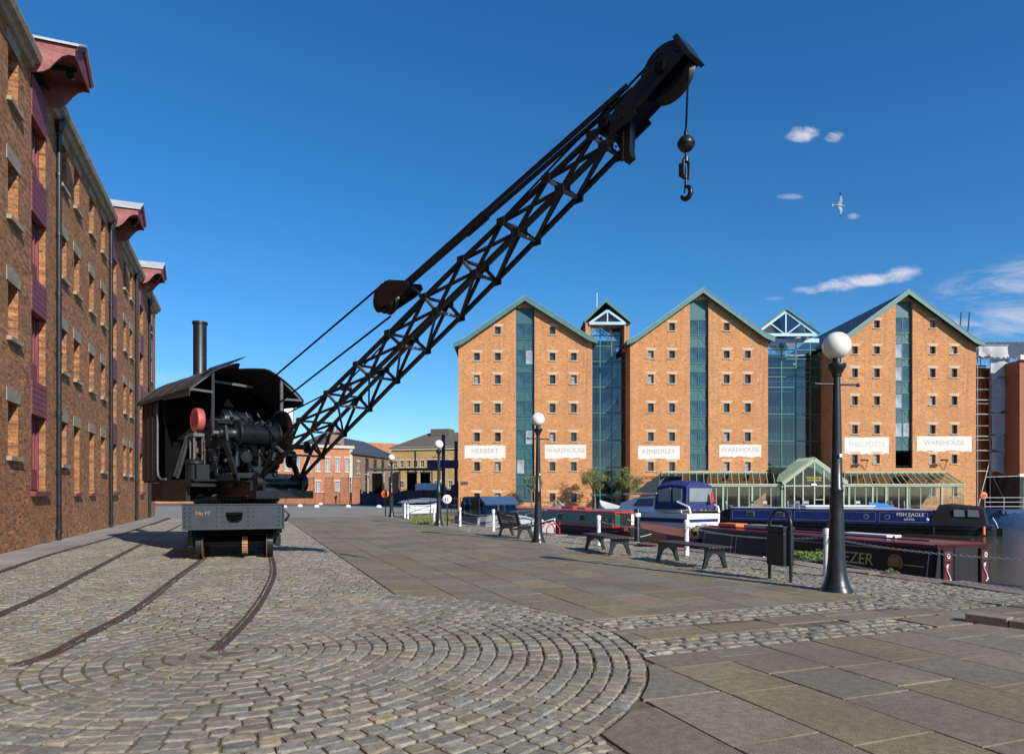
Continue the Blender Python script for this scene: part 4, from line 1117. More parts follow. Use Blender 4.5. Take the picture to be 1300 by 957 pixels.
# ------------------------------------------------------------ far warehouses
FD=63.3; K=867/FD
def fx(px): return (px-650)/K
def fz(py): return EYE+(626-py)/K
M['far_pane']=M['glass']
def far_house(label,pl,pr,apex,pya,pyl,pyr,cols,inner,rows,col,colbot,signs,extra_low=None,skip_low=()):
    X0,X1=fx(pl),fx(pr); XA=fx(apex); ZA=fz(pya)-.25; ZL=fz(pyl)-.15; ZR=fz(pyr)-.15
    L0=XA; root=thing('brick_warehouse',label,'warehouse',(XA,FD,0))
    x0,x1=X0-XA,X1-XA
    zl,zr=ZL,ZR
    # gable lines through apex
    def line(xa,za,xb,zb):
        nx,nz=-(zb-za),(xb-xa)
        if nz<0: nx,nz=-nx,-nz
        return (nx,nz,nx*xa+nz*za)
    lines=[line(x0,zl,0,ZA),line(x1,zr,0,ZA)]
    ww,wh=.52,.8
    ops=[];wins=[]
    for r,py in enumerate(rows):
        z=fz(py)
        for ci,px in enumerate(cols):
            if r==0 and ci not in inner: continue
            if r==len(rows)-1 and ci in skip_low: continue
            h=.72 if r<2 else .84
            x=fx(px)-XA; ops.append((x-ww/2,x+ww/2,z-h/2,z+h/2,.3)); wins.append((x,z,h,r))
    cx0,cx1=fx(col[0])-XA,fx(col[1])-XA; cz0=fz(colbot)
    ctop=ZA-.55
    ops.append((cx0,cx1,cz0,ZA-.66,.45))
    mb=MB(); facade(mb,x0,x1,0,ZA,ops,.3,lines)
    zs=min(zl,zr)
    for x in (x0,x1): z=zl if x==x0 else zr; mb.quad((x,0,0),(x,22,0),(x,22,z),(x,0,z))
    mb.add([(x0,22,0),(x1,22,0),(x1,22,zr),(0,22,ZA),(x0,22,zl)],[(0,1,2,3,4)])
    mb.build('wall',M['brick_far'],root)
    rn=random.Random(int(pl))
    for x,z,h,r in wins:
        window(root,x,z-h/2,ww,h,.3,'teal_dark','glass_pale' if rn.random()<.14 else 'glass',(1,2))
        shared(root,'sill','fs',stone_box(.8,.07,.09),'pale_stone',(x,-.003,z-h/2-.07))
        shared(root,'lintel','fl',stone_box(1.25,.26,.012,flare=.3),'cream_patch',(x,-.003,z+h/2))
    # teal loading column
    w=cx1-cx0; cc=(cx0+cx1)/2
    levels=[fz(p) for p in rows]
    frm=MB(); frm.box(-w/2,w/2,.30,.42,cz0,ZA-.66); cl=frm.build('loading_column',M['teal'],root,loc=(cc,0,0))
    for r,zc in enumerate(levels):
        if zc-.9<cz0: zc=max(zc,cz0+.85)
        if r==len(levels)-1 and zc<cz0+.8: continue
        for s in (-1,1):
            g=MB(); g.box(s*w*.24-w*.19,s*w*.24+w*.19,.265,.30,-.62,.62); gg=g.build('pane',M['glass_blue'] if rn.random()<.8 else M['glass_pale'],cl,loc=(0,0,zc))
        g=MB(); g.box(-w/2,w/2,.24,.3,.66,.78); g.box(-w/2,w/2,.24,.3,-.78,-.66); g.box(-.04,.04,.24,.3,-.66,.66); g.box(-w/2,-w/2+.06,.24,.3,-.66,.66); g.box(w/2-.06,w/2,.24,.3,-.66,.66)
        g.build('column_frame',M['teal'],cl,loc=(0,0,zc))
        if r+1<len(levels) and levels[r+1]+.78<zc-.78-.5:
            a=levels[r+1]+.8; b=zc-.8
            if a<cz0: continue
            g=MB()
            for s in (-1,1):
                q=min(.5,(b-a)/2); g.bar((s*w*.46,.285,a),(s*.06,.285,b),.05,.03,(0,1,0)); 
            g.box(-.03,.03,.27,.3,a,b); g.box(-w/2,w/2,.26,.3,(a+b)/2+.28,(a+b)/2+.33)
            g.build('braced_panel',M['teal'],cl)
    # roof: slabs with teal barge boards and flared eaves
    fl=.75; ov=.42; drop=.12
    for s,xe,ze in ((-1,x0,zl),(1,x1,zr)):
        sl=(ZA-ze)/abs(xe)
        pr=[(0,ZA+.02),(xe*.93,ZA-sl*abs(xe)*.93+.02),(xe+s*ov,ze-.02+sl*0+.02)]
        mb=MB(); th=.22
        poly=pr+[(p[0],p[1]+th) for p in pr[::-1]]
        mb.prism(poly,-.05,22.3); mb.build('roof',M['slate'],root)
        pr2=[(p[0],p[1]-.2) for p in pr]; poly=pr2+[(p[0],p[1]+th+.04) for p in pr[::-1]]
        mb=MB(); mb.prism(poly,-.62,-.5)
        mb.build('barge_board',M['teal_edge'],root)
        poly=[(p[0],p[1]+.12) for p in pr]+[(p[0],p[1]+th+.02) for p in pr[::-1]]
        mb=MB(); mb.prism(poly,-.5,-.05); mb.build('verge_soffit',M['teal_dark'],root)
        pl2=[(p[0],p[1]+th+.04) for p in pr]; poly=pl2+[(p[0],p[1]+.03) for p in pl2[::-1]]
        mb=MB(); mb.prism(poly,-.66,-.4); mb.build('verge_trim',M['lead'],root)
    for (a,b,c,d,txt,tm,size) in signs:
        xa,xb,za,zb=fx(a)-XA,fx(b)-XA,fz(d),fz(c)
        mb=MB(); rr=random.Random(int(a)); n=14
        top=[(xa+(xb-xa)*i/n,zb+rr.uniform(-.01,.02)) for i in range(n+1)]
        bot=[(xa+(xb-xa)*i/n,za-rr.uniform(0,.16)) for i in range(n+1)]
        mb.prism(top+bot[::-1],-.012,-.002); sg=mb.build('painted_sign',M['patch_paint'],root)
        text_part(txt,size,M[tm],sg,((xa+xb)/2,-.013,(za+zb)/2+.05),(R(90),0,0),.002,'lettering',1.0)
    return root,XA
HB,hx=far_house(
 'tall gabled brick warehouse with the white HERBERT sign, leftmost of three',582,752,666,378,438,433,
 [605.5,632,701.5,728.5],(1,2),[419.6,452.8,481.6,518,554.7,592,631.5],(655,678.5),637,
 [(589.8,641.5,565.3,581,'HERBERT','sign_grey',.62),(691.6,744,564.5,580.5,'WAREHOUSE','sign_grey',.6)])
KB,kx=far_house('tall gabled brick warehouse with the white KIMBERLEY sign, between the two glass towers',800,975,890.5,368,435,431,
 [826.3,853.3,922.6,949.5],(1,2),[414.9,450,481,517.7,554.4,592],(876,899.4),597,
 [(810,863,566,581.7,'KIMBERLEY','sign_grey',.62),(913,966.5,564.4,579,'WAREHOUSE','sign_grey',.6)])
PB,px_=far_house('tall gabled brick warehouse with the faded PHILLPOTTS sign, rightmost of three',1065,1239,1149.5,370,433,437,
 [1085.5,1113.4,1184.2,1211.8],(1,2),[411.7,444.6,473.5,508.6,545,582.6,624],(1137,1158.5),594,
 [(1072,1128.5,555,574.7,'PHILLPOTTS','sign_pale',.62),(1164,1233.5,553.8,571.6,'WAREHOUSE','sign_grey',.62)],skip_low=(0,1))
# small fixings on the walls
mb=MB(); mb.box(-.35,.3,-.06,-.01,0,.28); mb.build('wall_plate',M['slate'],HB,loc=(fx(590)-hx,0,fz(615)))
text_part('c',.5,M['dark_letter'],HB,(fx(714)-hx,-.02,fz(613)),(R(90),0,0),.02,'iron_letter')
text_part('FOSTERS',.42,M['dark_letter'],KB,(fx(824)-kx,-.02,fz(606.5)),(R(90),0,0),.01,'lettering',.95)
text_part('FOR C',.42,M['dark_letter'],KB,(fx(822)-kx,-.02,fz(612.8)),(R(90),0,0),.01,'lettering',.95)
for px in (1098,1198):
    mb=MB(); x=fx(px)-px_; mb.tube([(x,-.05,fz(596)),(x,-.5,fz(585)),(x-.35,-.7,fz(584))],.03,6); mb.cbox((x-.4,-.75,fz(584.5)),(.6,.25,.16)); mb.build('flood_light',M['black'],PB)

# ---- glazed stair towers
def rail_stack(root,x0,x1,y,levels,mat):
    for z in levels:
        mb=MB()
        for k in range(6): mb.bar((x0,y,z+.15*k),(x1,y,z+.15*k),.035,.03)
        n=max(2,int((x1-x0)/.55))
        for k in range(n+1): x=x0+(x1-x0)*k/n; mb.bar((x,y,z-.1),(x,y,z+1.0),.04,.04)
        mb.build('stair_railing',mat,root)
def tower(label,pl,pr,rec,pyt,apex,pya,pyl,barsx,barsz,pal,px_split=None,peel=None):
    root=thing('glass_stair_tower',label,'glass tower',(fx((pl+pr)/2),FD,0))
    cx=fx((pl+pr)/2); x0,x1=fx(pl)-cx,fx(pr)-cx
    zt=fz(pyt)
    y=rec
    mb=MB(); mb.box(x0,x1,y,y+.02,0,zt); gl=mb.build('glazing',M['glass_atrium'],root)
    mb=MB()
    for b in barsx: xx=x0+(x1-x0)*b; mb.box(xx-.045,xx+.045,y-.06,y-.003,0,zt)
    for z in barsz: mb.box(x0,x1,y-.05,y-.004,z-.04,z+.04)
    mb.build('glazing_bars',M['glaze_green'],root)
    # floors and back wall inside
    mb=MB(); mb.box(x0,x1,y+6,y+6.2,0,zt); mb.build('back_wall',M['slate'],root)
    for z in barsz[::1]:
        mb=MB(); mb.box(x0,x1,y+2.2,y+6,z-.16,z); mb.build('landing',M['lead'],root)
    return root,cx,x0,x1,y,zt
ATL='glazed stair tower between the HERBERT and KIMBERLEY warehouses'
lv=[fz(p) for p in (452,486,520,556,592,628)]
t1,cx,x0,x1,y,zt=tower(ATL,752,800,2.6,409,775,393,409,(0,.3,.62,1),lv+[fz(418),fz(432)],'a')
rail_stack(t1,x0+.15,x0+2.2,y+.5,[z+.05 for z in lv[1:5]],M['white'])
rail_stack(t1,x0+.15,x0+1.5,y+.5,[fz(447)],M['white'])
for z in lv[:5]:
    mb=MB(); mb.bar((x0+1.4,y+.6,z-.1),(x0+2.7,y+.6,z+1.3),.06,.25,(0,1,0))
    for k in range(5): mb.bar((x0+1.4,y+.55,z+.2*k),(x0+2.7,y+.55,z+1.4+.2*k),.03,.03)
    mb.build('stair_flight',M['white'],t1)
# pediment
def pediment(root,cx,pl,pr,pya,pyb,yy,glass,nb,mat='sky_frame'):
    a,b=fx(pl)-cx,fx(pr)-cx; m=(a+b)/2; za,zb=fz(pya),fz(pyb)
    mb=MB(); w=.17
    mb.bar((a,yy,zb),(b,yy,zb),.14,.26); mb.bar((a,yy-.003,zb),(m,yy-.003,za),.14,.2); mb.bar((b,yy-.006,zb),(m,yy-.006,za),.14,.2); mb.bar((m,yy,zb),(m,yy,za),.1,.12)
    if nb:
        mb.bar((m,yy,zb),((a+m)/2,yy,(za+zb)/2),.08,.1); mb.bar((m,yy,zb),((b+m)/2,yy,(za+zb)/2),.08,.1)
    mb.build('pediment_frame',M[mat],root)
    mb=MB(); mb.add([(a,yy+.12,zb),(b,yy+.12,zb),(m,yy+.12,za)],[(0,1,2)]); mb.build('pediment_glass',M['glass_atrium'],root)
    mb=MB(); 
    for s,e in ((-1,a),(1,b)):
        mb.quad((e,yy+.1,zb),(m,yy+.1,za),(m,yy+9,za),(e,yy+9,zb))
    mb.build('roof_glass',M['glass_atrium'],root)
    mb=MB()
    for k in range(9):
        q=yy+.4+k*.95
        mb.bar((a,q,zb+.04),(m,q,za+.04),.05,.07); mb.bar((b,q,zb+.04),(m,q,za+.04),.05,.07)
    for t in (.33,.66):
        for e in (a,b): mb.bar((e+(m-e)*t,yy+.2,zb+(za-zb)*t+.03),(e+(m-e)*t,yy+9,zb+(za-zb)*t+.03),.05,.05)
    mb.build('roof_bars',M['glaze_green'],root)
    return a,b,m,za,zb
a,b,m,za,zb=pediment(t1,cx,750,797,390,406.5,1.2,0,False)
for e in (a-.1,b+.15):
    mb=MB(); mb.box(e-.25,e+.2,1.3,5,fz(440),zb+.1); mb.build('brick_pier',M['brick_far'],t1)
ap,el,er=fx(771)-cx,fx(743)-cx,fx(803.5)-cx; zap=fz(380)
mb=MB()
mb.add([(el+.5,2.6,fz(408)),(er-.5,2.6,fz(408)),(ap,2.6,zap-.3)],[(0,1,2)]); mb.build('rear_gable',M['brick_far'],t1)
for e,s in ((el,-1),(er,1)):
    mb=MB(); zz=fz(407); mb.prism([(ap,zap),(e,zz),(e,zz+.3),(ap,zap+.3)],.9,1.15); mb.build('barge_board',M['teal_edge'],t1)
    mb=MB(); mb.prism([(ap,zap+.1),(e,zz+.1),(e,zz+.32),(ap,zap+.32)],1.15,9); mb.build('roof',M['slate'],t1)
mb=MB(); mb.tube([(fx(763)-cx,3,fz(385)),(fx(763)-cx,3,fz(360))],.035,6); mb.build('aerial_mast',M['white'],t1)
lv2=[fz(p) for p in (446,484,520,556,590)]
t2,cx,x0,x1,y,zt=tower('wide blue glazed stair tower between the KIMBERLEY and PHILLPOTTS warehouses',975,1062,3.6,424,1004,391,424,(0,.2,.42,.64,.86),lv2+[fz(434),fz(458),fz(470)],'b')
rail_stack(t2,x0+.2,x0+5.4,y+.8,[z+.05 for z in lv2],M['sky_frame'])
a,b,m,za,zb=pediment(t2,cx,963,1043,392,422,1.0,0,True)
for e,s in ((a-.15,-1),(b+.2,1)):
    mb=MB(); mb.prism([(m,za+.15),(e,zb+.1),(e,zb+.32),(m,za+.37)],.75,1.0); mb.build('barge_board',M['teal'],t2)
mb=MB(); mb.box(fx(965)-cx,fx(1062)-cx,3.58,3.7,fz(424),fz(420)+.1); mb.build('eaves_beam',M['sky_frame'],t2)

# ---- cafe conservatories
def canopy(label,pl,pr,ptr,dep,group_posts,open_right):
    root=thing('glass_conservatory',label,'conservatory',(fx((pl+pr)/2),FD,0)); c=fx((pl+pr)/2)
    KF=867/(FD-dep)
    gx=lambda p:(p-650)/KF-c
    x0,x1=gx(pl),gx(pr); zf=EYE+(626-616.5)/KF; zb=fz(600)
    xr=fx(ptr)-c
    xl=fx(pl)-c
    mb=MB(); mb.add([(x0,-dep,zf+.1),(x1,-dep,zf+.1),(xr,-.02,zb),(xl,-.02,zb)],[(0,1,2,3)]); mb.build('roof_glass',M['glass_canopy'],root)
    mb=MB(); n=int((x1-x0)/.6)
    for i in range(n+1):
        t=i/n; mb.bar((x0+(x1-x0)*t,-dep,zf+.13),(xl+(xr-xl)*t,-.04,zb+.03),.05,.06)
    mb.bar((xl,-.06,zb+.04),(xr,-.06,zb+.04),.1,.14); mb.bar((x0,-dep,zf+.03),(x1,-dep,zf+.03),.14,.2); mb.build('roof_bars',M['green_frame'],root)
    mb=MB(); mb.bar((x0,-dep-.08,zf+.12),(x1,-dep-.08,zf+.12),.1,.1); mb.build('gutter',M['pale_stone'],root)
    xs=[gx(p) for p in group_posts]
    for p in xs:
        mb=MB(); mb.box(p-.08,p+.08,-dep-.02,-dep+.14,0,zf); mb.build('post',M['green_frame'],root)
    mb=MB(); n=int((x1-x0)/.95)
    for i in range(n+1):
        x=x0+(x1-x0)*i/n; mb.box(x-.03,x+.03,-dep+.05,-dep+.1,0,zf-.06)
    mb.box(x0,x1,-dep+.05,-dep+.1,zf-.12,zf-.06); mb.build('mullions',M['green_frame'],root)
    mb=MB(); mb.box(x0,x1,-dep+.07,-dep+.08,.1,zf-.1); mb.build('wall_glass',M['glass_atrium'],root)
    return root,c
cL,c1=canopy('long lean-to glass conservatory below the KIMBERLEY sign',840,993,990,3.0,[842,872,890,918,938,955,993],0)
cR,c2=canopy('long lean-to glass conservatory below the PHILLPOTTS sign',1072,1225,1201,3.0,[1078,1108,1125,1152,1196],0)
ent=thing('glass_entrance','gabled glass cafe entrance with sage green frame and yellow sign','entrance',(fx(1033.6),FD-3.4,0))
KE=867/(FD-3.4); ex=lambda p:(p-1033.6)/KE; ez=lambda p: EYE+(626-p)/KE
ox=ent.location.x-(1033.6-650)/KE
xa,xb=ex(995)-ox+0,ex(1074)-ox; xm=ex(1033.6)-ox
zt_=ez(583.5); ze=ez(613)
mb=MB(); mb.bar((xa-.1,0,ze-.05),(xm,0,zt_),.16,.3); mb.bar((xb+.1,.003,ze-.05),(xm,.003,zt_),.16,.3); mb.build('gable_frame',M['green_frame'],ent)
mb=MB()
mb.quad((xa-.2,-.1,ze+.1),(xm,-.1,zt_+.2),(xm,3.3,zt_+.2),(xa-.2,3.3,ze+.1)); mb.quad((xb+.2,-.1,ze+.1),(xm,-.1,zt_+.2),(xm,3.3,zt_+.2),(xb+.2,3.3,ze+.1)); mb.build('roof_glass',M['glass_canopy'],ent)
mb=MB()
for k in range(8):
    q=.05+k*.45; mb.bar((xa-.2,q,ze+.14),(xm,q,zt_+.24),.05,.06); mb.bar((xb+.2,q,ze+.14),(xm,q,zt_+.24),.05,.06)
mb.build('roof_bars',M['green_frame'],ent)
mb=MB()
for p in (996.5,1008.5,1019.5,1034,1046,1058,1071):
    x=ex(p)-ox; t=1-abs(x-xm)/max(xm-xa,1e-3); zz=ze+(zt_-ze)*max(0,t)-.15; mb.box(x-.045,x+.045,-.03,.05,0,zz)
mb.box(xa,xb,-.035,.045,ez(616.5)-.05,ez(616.5)+.05); mb.box(ex(1034)-ox,ex(1046)-ox,-.04,.03,ez(634)-.03,ez(634)+.03); mb.build('mullions',M['pale_stone'],ent)
mb=MB(); mb.add([(xa,.06,0),(xb,.06,0),(xb,.06,ze),(xm,.06,zt_-.1),(xa,.06,ze)],[(0,1,2,3,4)]); mb.build('wall_glass',M['glass_atrium'],ent)
mb=MB(); mb.box(ex(1029.5)-ox,ex(1036)-ox,-.12,-.04,ez(616),ez(613.8)); mb.build('entrance_light',M['white'],ent)
s1=text_part('FOSTERS ON',.2,M['yellow'],ent,(ex(1033)-ox,-.06,ez(606.3)),(R(90),0,0),.01,'lettering',1.15)
s2=text_part('THE DOCKS',.2,M['yellow'],ent,(ex(1033)-ox,-.06,ez(609.5)),(R(90),0,0),.01,'lettering',1.15)
mb=MB(); mb.box(xa,xb,3.0,3.1,0,ez(592)); mb.build('interior_shade',M['black_cloth'],ent)  # black sheet standing in for the unlit space behind the glass
# ------------------------------------------------------------ right hand building, scaffold
rb=thing('brick_office','rust red panelled brick building with grey ribbed roof at the right edge','office building',(fx(1282),FD-1.2,0))
c=fx(1282)
ops=[]
for x in (1.6,4.2,6.8):
    for z in (4.6,7.9,11.1): ops.append((x-.6,x+.6,z,z+1.9,.2))
mb=MB(); facade(mb,0,22,3.1,13.6,ops,.2); mb.quad((0,0,3.1),(0,20,3.1),(0,20,13.6),(0,0,13.6)); mb.build('wall',M['orange_clad'],rb)
for o in ops: window(rb,(o[0]+o[1])/2,o[2],1.2,1.9,.2,'white','glass_blue',(2,3))
for i in range(44):
    if i%4==0:
        m_=MB(); m_.box(i*.5-.02,i*.5+.02,-.03,-.002,3.1,13.6)
        m_.build('panel_joint',M['maroon'],rb)
mb=MB(); mb.box(-.15,22,-.35,.1,13.6,14.0); mb.box(-.1,22,-.2,.0,3.0,3.25); mb.build('cornice',M['white'],rb)
mb=MB(); mb.box(.2,22,.3,8,0,3.05); mb.build('ground_floor',M['glass'],rb)
for x in (.1,2.6,5.1,7.6): m_=MB(); m_.box(x-.15,x+.15,-.1,.3,0,3.0); m_.build('post',M['black'],rb)
mb=MB(); mb.add([(-3.4,1.5,14.0),(22,1.5,14.0),(22,11,17.6),(-3.2,11,17.6)],[(0,1,2,3)]); mb.add([(-3.4,1.5,13.8),(-3.2,11,13.8),(-3.2,11,17.6),(-3.4,1.5,14.0)],[(0,1,2,3)]); rf=mb.build('roof',M['grey_rib'],rb)
mb=MB()
for i in range(50): x=-3.2+i*.5; mb.bar((x,1.45,14.06),(x+.0,11,17.68),.06,.09)
mb.build('roof_rib',M['lead'],rf)
mb=MB(); mb.box(-3.3,-.1,4.2,9,0,13.9); mb.build('side_wing',M['brick_b'],rb)
mb=MB(); 
for x in (-3.0,-2.2): mb.tube([(x,4,15),(x+.35,4,19)],.06,6)
mb.build('flue',M['slate'],rb)

sc=thing('scaffold','tall scaffold wrapped in white debris netting beside the PHILLPOTTS warehouse','scaffolding',(fx(1259),FD+.8,0))
KS=867/(FD+.8); sx=lambda p:(p-650)/KS-sc.location.x; sz=lambda p:EYE+(626-p)/KS
lifts=[sz(p) for p in (598,572,554,526,508,480,452)]
X=[sx(1241),sx(1257),sx(1278)]
for x in X:
    for y in (0,1.3):
        mb=MB(); mb.tube([(x,y,0),(x,y,sz(438))],.035,6); mb.build('upright',M['galv'],sc)
for z in lifts:
    mb=MB()
    for y in (0,1.3): mb.tube([(X[0]-.3,y-.04,z),(X[2]+.25,y-.04,z)],.03,6); mb.tube([(X[0]-.2,y-.04,z+1.0),(X[2]+.2,y-.04,z+1.0)],.025,6)
    mb.build('ledger',M['galv'],sc)
    mb=MB(); mb.box(X[0],X[2],.05,1.25,z+.04,z+.1); mb.build('board',M['trunk'],sc)
mb=MB(); mb.bar((X[0],-.06,0.2),(X[1],-.06,sz(580)),.05); mb.bar((X[1],-.06,sz(600)),(X[2],-.06,sz(640)),.05); mb.build('brace',M['galv'],sc)
def net(x0,x1,z0,z1,y0,seed):
    r_=random.Random(seed); mb=MB(); nx,nz=10,10; vs=[];fs=[]
    for j in range(nz+1):
        for i in range(nx+1):
            u=i/nx; v=j/nz
            edge=.12*math.sin(v*7+seed)*(1 if i==nx else 0)
            vs.append((x0+(x1-x0)*u+edge,y0-.12*math.sin(u*PI*2+seed)*math.sin(v*PI)-.05+r_.uniform(-.03,.03),z0+(z1-z0)*v+ (.12*math.sin(u*6+seed) if j==0 else 0)))
    for j in range(nz):
        for i in range(nx):
            k=j*(nx+1)+i; fs.append((k,k+1,k+nx+2,k+nx+1))
    mb.add(vs,fs); return mb.build('debris_net',M['netting'],sc,smooth=60)
for k,(a,b) in enumerate(((600,574),(572,553),(552,525),(523,481),(480,440))): net(X[1],X[2]+.1,sz(a),sz(b),-.1,k)
mb=MB(); 
net(X[0],X[1],sz(452),sz(440),-.1,9)

# ------------------------------------------------------------ railings
def railing(name,label,cat,pts,h,mat,n_r=3,step=2.,r=.025,group=None,base=0.):
    root=thing(name,label,cat,pts[0],0,group); o0=Vector(pts[0])
    for a,b in zip(pts,pts[1:]):
        a=Vector(a);b=Vector(b); L=(b-a).length; n=max(1,int(L/step))
        for i in range(n+1):
            p=a.lerp(b,i/n)-o0; mb=MB(); mb.tube([(p.x,p.y,base),(p.x,p.y,h)],r*1.3,6); mb.build('post',mat,root)
        mb=MB()
        for k in range(n_r): z=h*(1-k/n_r)-.02; mb.tube([a-o0+Vector((0,0,z)),b-o0+Vector((0,0,z))],r,6)
        mb.build('rail',mat,root)
    return root
railing('railing','black iron railing along the far quay below the HERBERT warehouse','railing',[(-4.4,58.5,0),(6.5,58.5,0)],1.15,M['black'],3,1.9)
railing('railing','black iron railing on the far quay in front of the first glass stair tower','railing',[(6.9,58.5,0),(11,58.5,0)],1.15,M['black'],3,1.9)
railing('railing','galvanised railing on the far quay in front of the scaffold','railing',[(40.5,58.5,0),(52,58.5,0)],1.15,M['galv'],3,1.6)
railing('railing','dark iron railing beside the grassy bank behind the lamp post','railing',[(-7.6,50,0),(-4.8,54,0),(-4.6,57.6,0)],1.1,M['black'],2,1.8)

# cafe chairs (tiny silver), tables
def cafe_chair():
    t=thing('cafe_chair','','chair')
    mb=MB(); mb.box(-.22,.22,-.22,.22,.43,.46); mb.build('seat',M['galv'],t)
    mb=MB(); mb.tube([(-.2,.2,.0),(-.22,.25,.85),(.22,.25,.85),(.2,.2,.0)],.02,6); mb.box(-.2,.2,.23,.25,.6,.82); mb.build('backrest',M['galv'],t)
    for s in (-1,1): mb=MB(); mb.tube([(s*.2,-.24,0),(s*.2,-.16,.44)],.018,6); mb.build('leg',M['galv'],t)
    return t
ch0=cafe_chair(); first=True
spots=[(872,0),(896,2),(926,1),(957,2.2),(974,.5),(1004,1.1),(1012,2.6),(1022,3),(1060,1.5),(1092,.3),(1130,2.3),(1152,1)]
for i,(p,rz) in enumerate(spots):
    y=59.0; x=(p-650)/867*y
    o=ch0 if i==0 else dup(ch0)
    o.location=(x,y,0); o.rotation_euler=(0,0,rz); 
    tag(o,'small silver cafe chair outside the glass conservatories on the far quay','chair','silver chairs outside the cafe')

# ------------------------------------------------------------ street lamps
def lamp_proto():
    t=thing('street_lamp','','street lamp')
    mb=MB(); mb.lathe((0,0,0),[(.02,-.02),(.245,-.02),(.24,.02),(.2,.08),(.165,.18),(.14,.32),(.124,.5),(.114,.8),(.102,1.2),(.092,1.52),(.1,1.53),(.1,1.57),(.086,1.59),(.075,2.2),(.062,3.0),(.055,3.28),(.075,3.29),(.075,3.33),(.085,3.35),(.125,3.42),(.14,3.45),(.135,3.48),(.07,3.5),(.065,3.57),(.02,3.57)],32)
    p=mb.build('post',M['black'],t,smooth=50)
    mb=MB(); mb.tube([(-.34,0,3.17),(.34,0,3.17)],.018,8); mb.sphere((-.36,0,3.17),.033,10,8); mb.sphere((.36,0,3.17),.033,10,8); mb.build('ladder_bar',M['black'],t,smooth=60)
    mb=MB(); mb.sphere((0,0,3.765),.207,32,20); mb.build('globe',M['globe'],t,smooth=60)
    mb=MB(); mb.box(-.022,.022,-.11,-.09,2.05,2.1); mb.build('number_plate',M['white'],t)
    return t
lp=lamp_proto()
LL=[((1062,750),'near black street lamp with white globe, standing between bin and quay edge'),((683,688),'black street lamp with white globe beside the slatted bench with a backrest'),
    ((557,667),'black street lamp with white globe, before the grassy bank and white lifebuoy'),((497,656),'black street lamp with white globe next to the orange lifebuoy holder')]
for i,(p,l) in enumerate(LL):
    o=lp if i==0 else dup(lp)
    o.location=G(*p); o.rotation_euler=(0,0,(.15,.5,.9,.2)[i]); tag(o,l,'street lamp','globe lamps along the quay')
    if i==0: pass
o=dup(lp); o.location=G(445,640); o.scale=(1,1,1.0); tag(o,'farthest small street lamp in front of the low brick wall','street lamp','globe lamps along the quay')

# ------------------------------------------------------------ quay posts and chains
def post_proto():
    t=thing('quay_post','','post')
    mb=MB(); mb.lathe((0,0,0),[(.01,0),(.062,0),(.058,.3),(.05,.72),(.05,.74),(.066,.75),(.068,.82),(.055,.86),(.01,.87)],16); mb.build('shaft',M['white'],t,smooth=40)
    mb=MB(); mb.tube([(-.07,0,.7),(.07,0,.7)],.015,6); mb.tube([(-.07,0,.28),(.07,0,.28)],.015,6); mb.build('chain_ring',M['galv'],t)
    return t
pp0=post_proto()
PB_=[W(9.8,.9),W(9.8,4.9),G(1049.6,731),G(871.6,705),G(760,692),G(626.4,674),G(584,668),G(551,664),G(517.8,658.5),G(514,657.5)]
PL=['','','white post hidden partly behind the near lamp post','white post behind the backless bench nearest the bin','white post behind the backless bench near the green narrowboat',
 'white post just left of the bench with a backrest','white post left of the blue covered cruiser','white post beside the third lamp on the grassy bank','right one of the two close white posts left of the bank','left one of the two close white posts left of the bank']
PL[0]='white quay post nearest the camera, outside the picture on the right'; PL[1]='white quay post by the bare quay edge right of the kerb block'
for i,p in enumerate(PB_):
    o=pp0 if i==0 else dup(pp0)
    o.location=p; o.rotation_euler=(0,0,DOCK+PI/2); tag(o,PL[i],'post','white chain posts along the quay')
def chain(a,b,z,sag,label):
    mb=MB(); a=Vector(a);b=Vector(b); o0=a.copy(); L=(b-a).length; n=int(min(L/.055,150)) if L<7 else 40
    pts=[a.lerp(b,i/n)+Vector((0,0,z-4*sag*(i/n)*(1-i/n)))-o0 for i in range(n+1)]
    if L<7:
        for i in range(n):
            u=(pts[i+1]-pts[i]).normalized(); s=Vector((-u.y,u.x,0)) if i%2 else Vector((0,0,1)); m=(pts[i]+pts[i+1])/2; h=(pts[i+1]-pts[i])*.62; w=s*.014
            mb.tube([m-h,m-h*.6+w,m+h*.6+w,m+h,m+h*.6-w,m-h*.6-w,m-h],.0045,4,False)
    else: mb.tube(pts,.008,5)
    o=mb.build('chain',M['galv'] if L<7 else M['black'],None,smooth=60); o.location=o0
    tag(o,label,'chain','chains slung between the white quay posts')
spans=['on the open quay nearest the camera','from the kerb block side to the near lamp','between the near lamp and the litter bin bench','between the two backless benches','from the far backless bench to the bench with a backrest','left of the bench with a backrest','by the grassy bank','at the far end of the bank']
for i in range(8):
    chain(PB_[i],PB_[i+1],.7,.12,'upper chain '+spans[i]); chain(PB_[i],PB_[i+1],.28,.1,'lower chain '+spans[i])

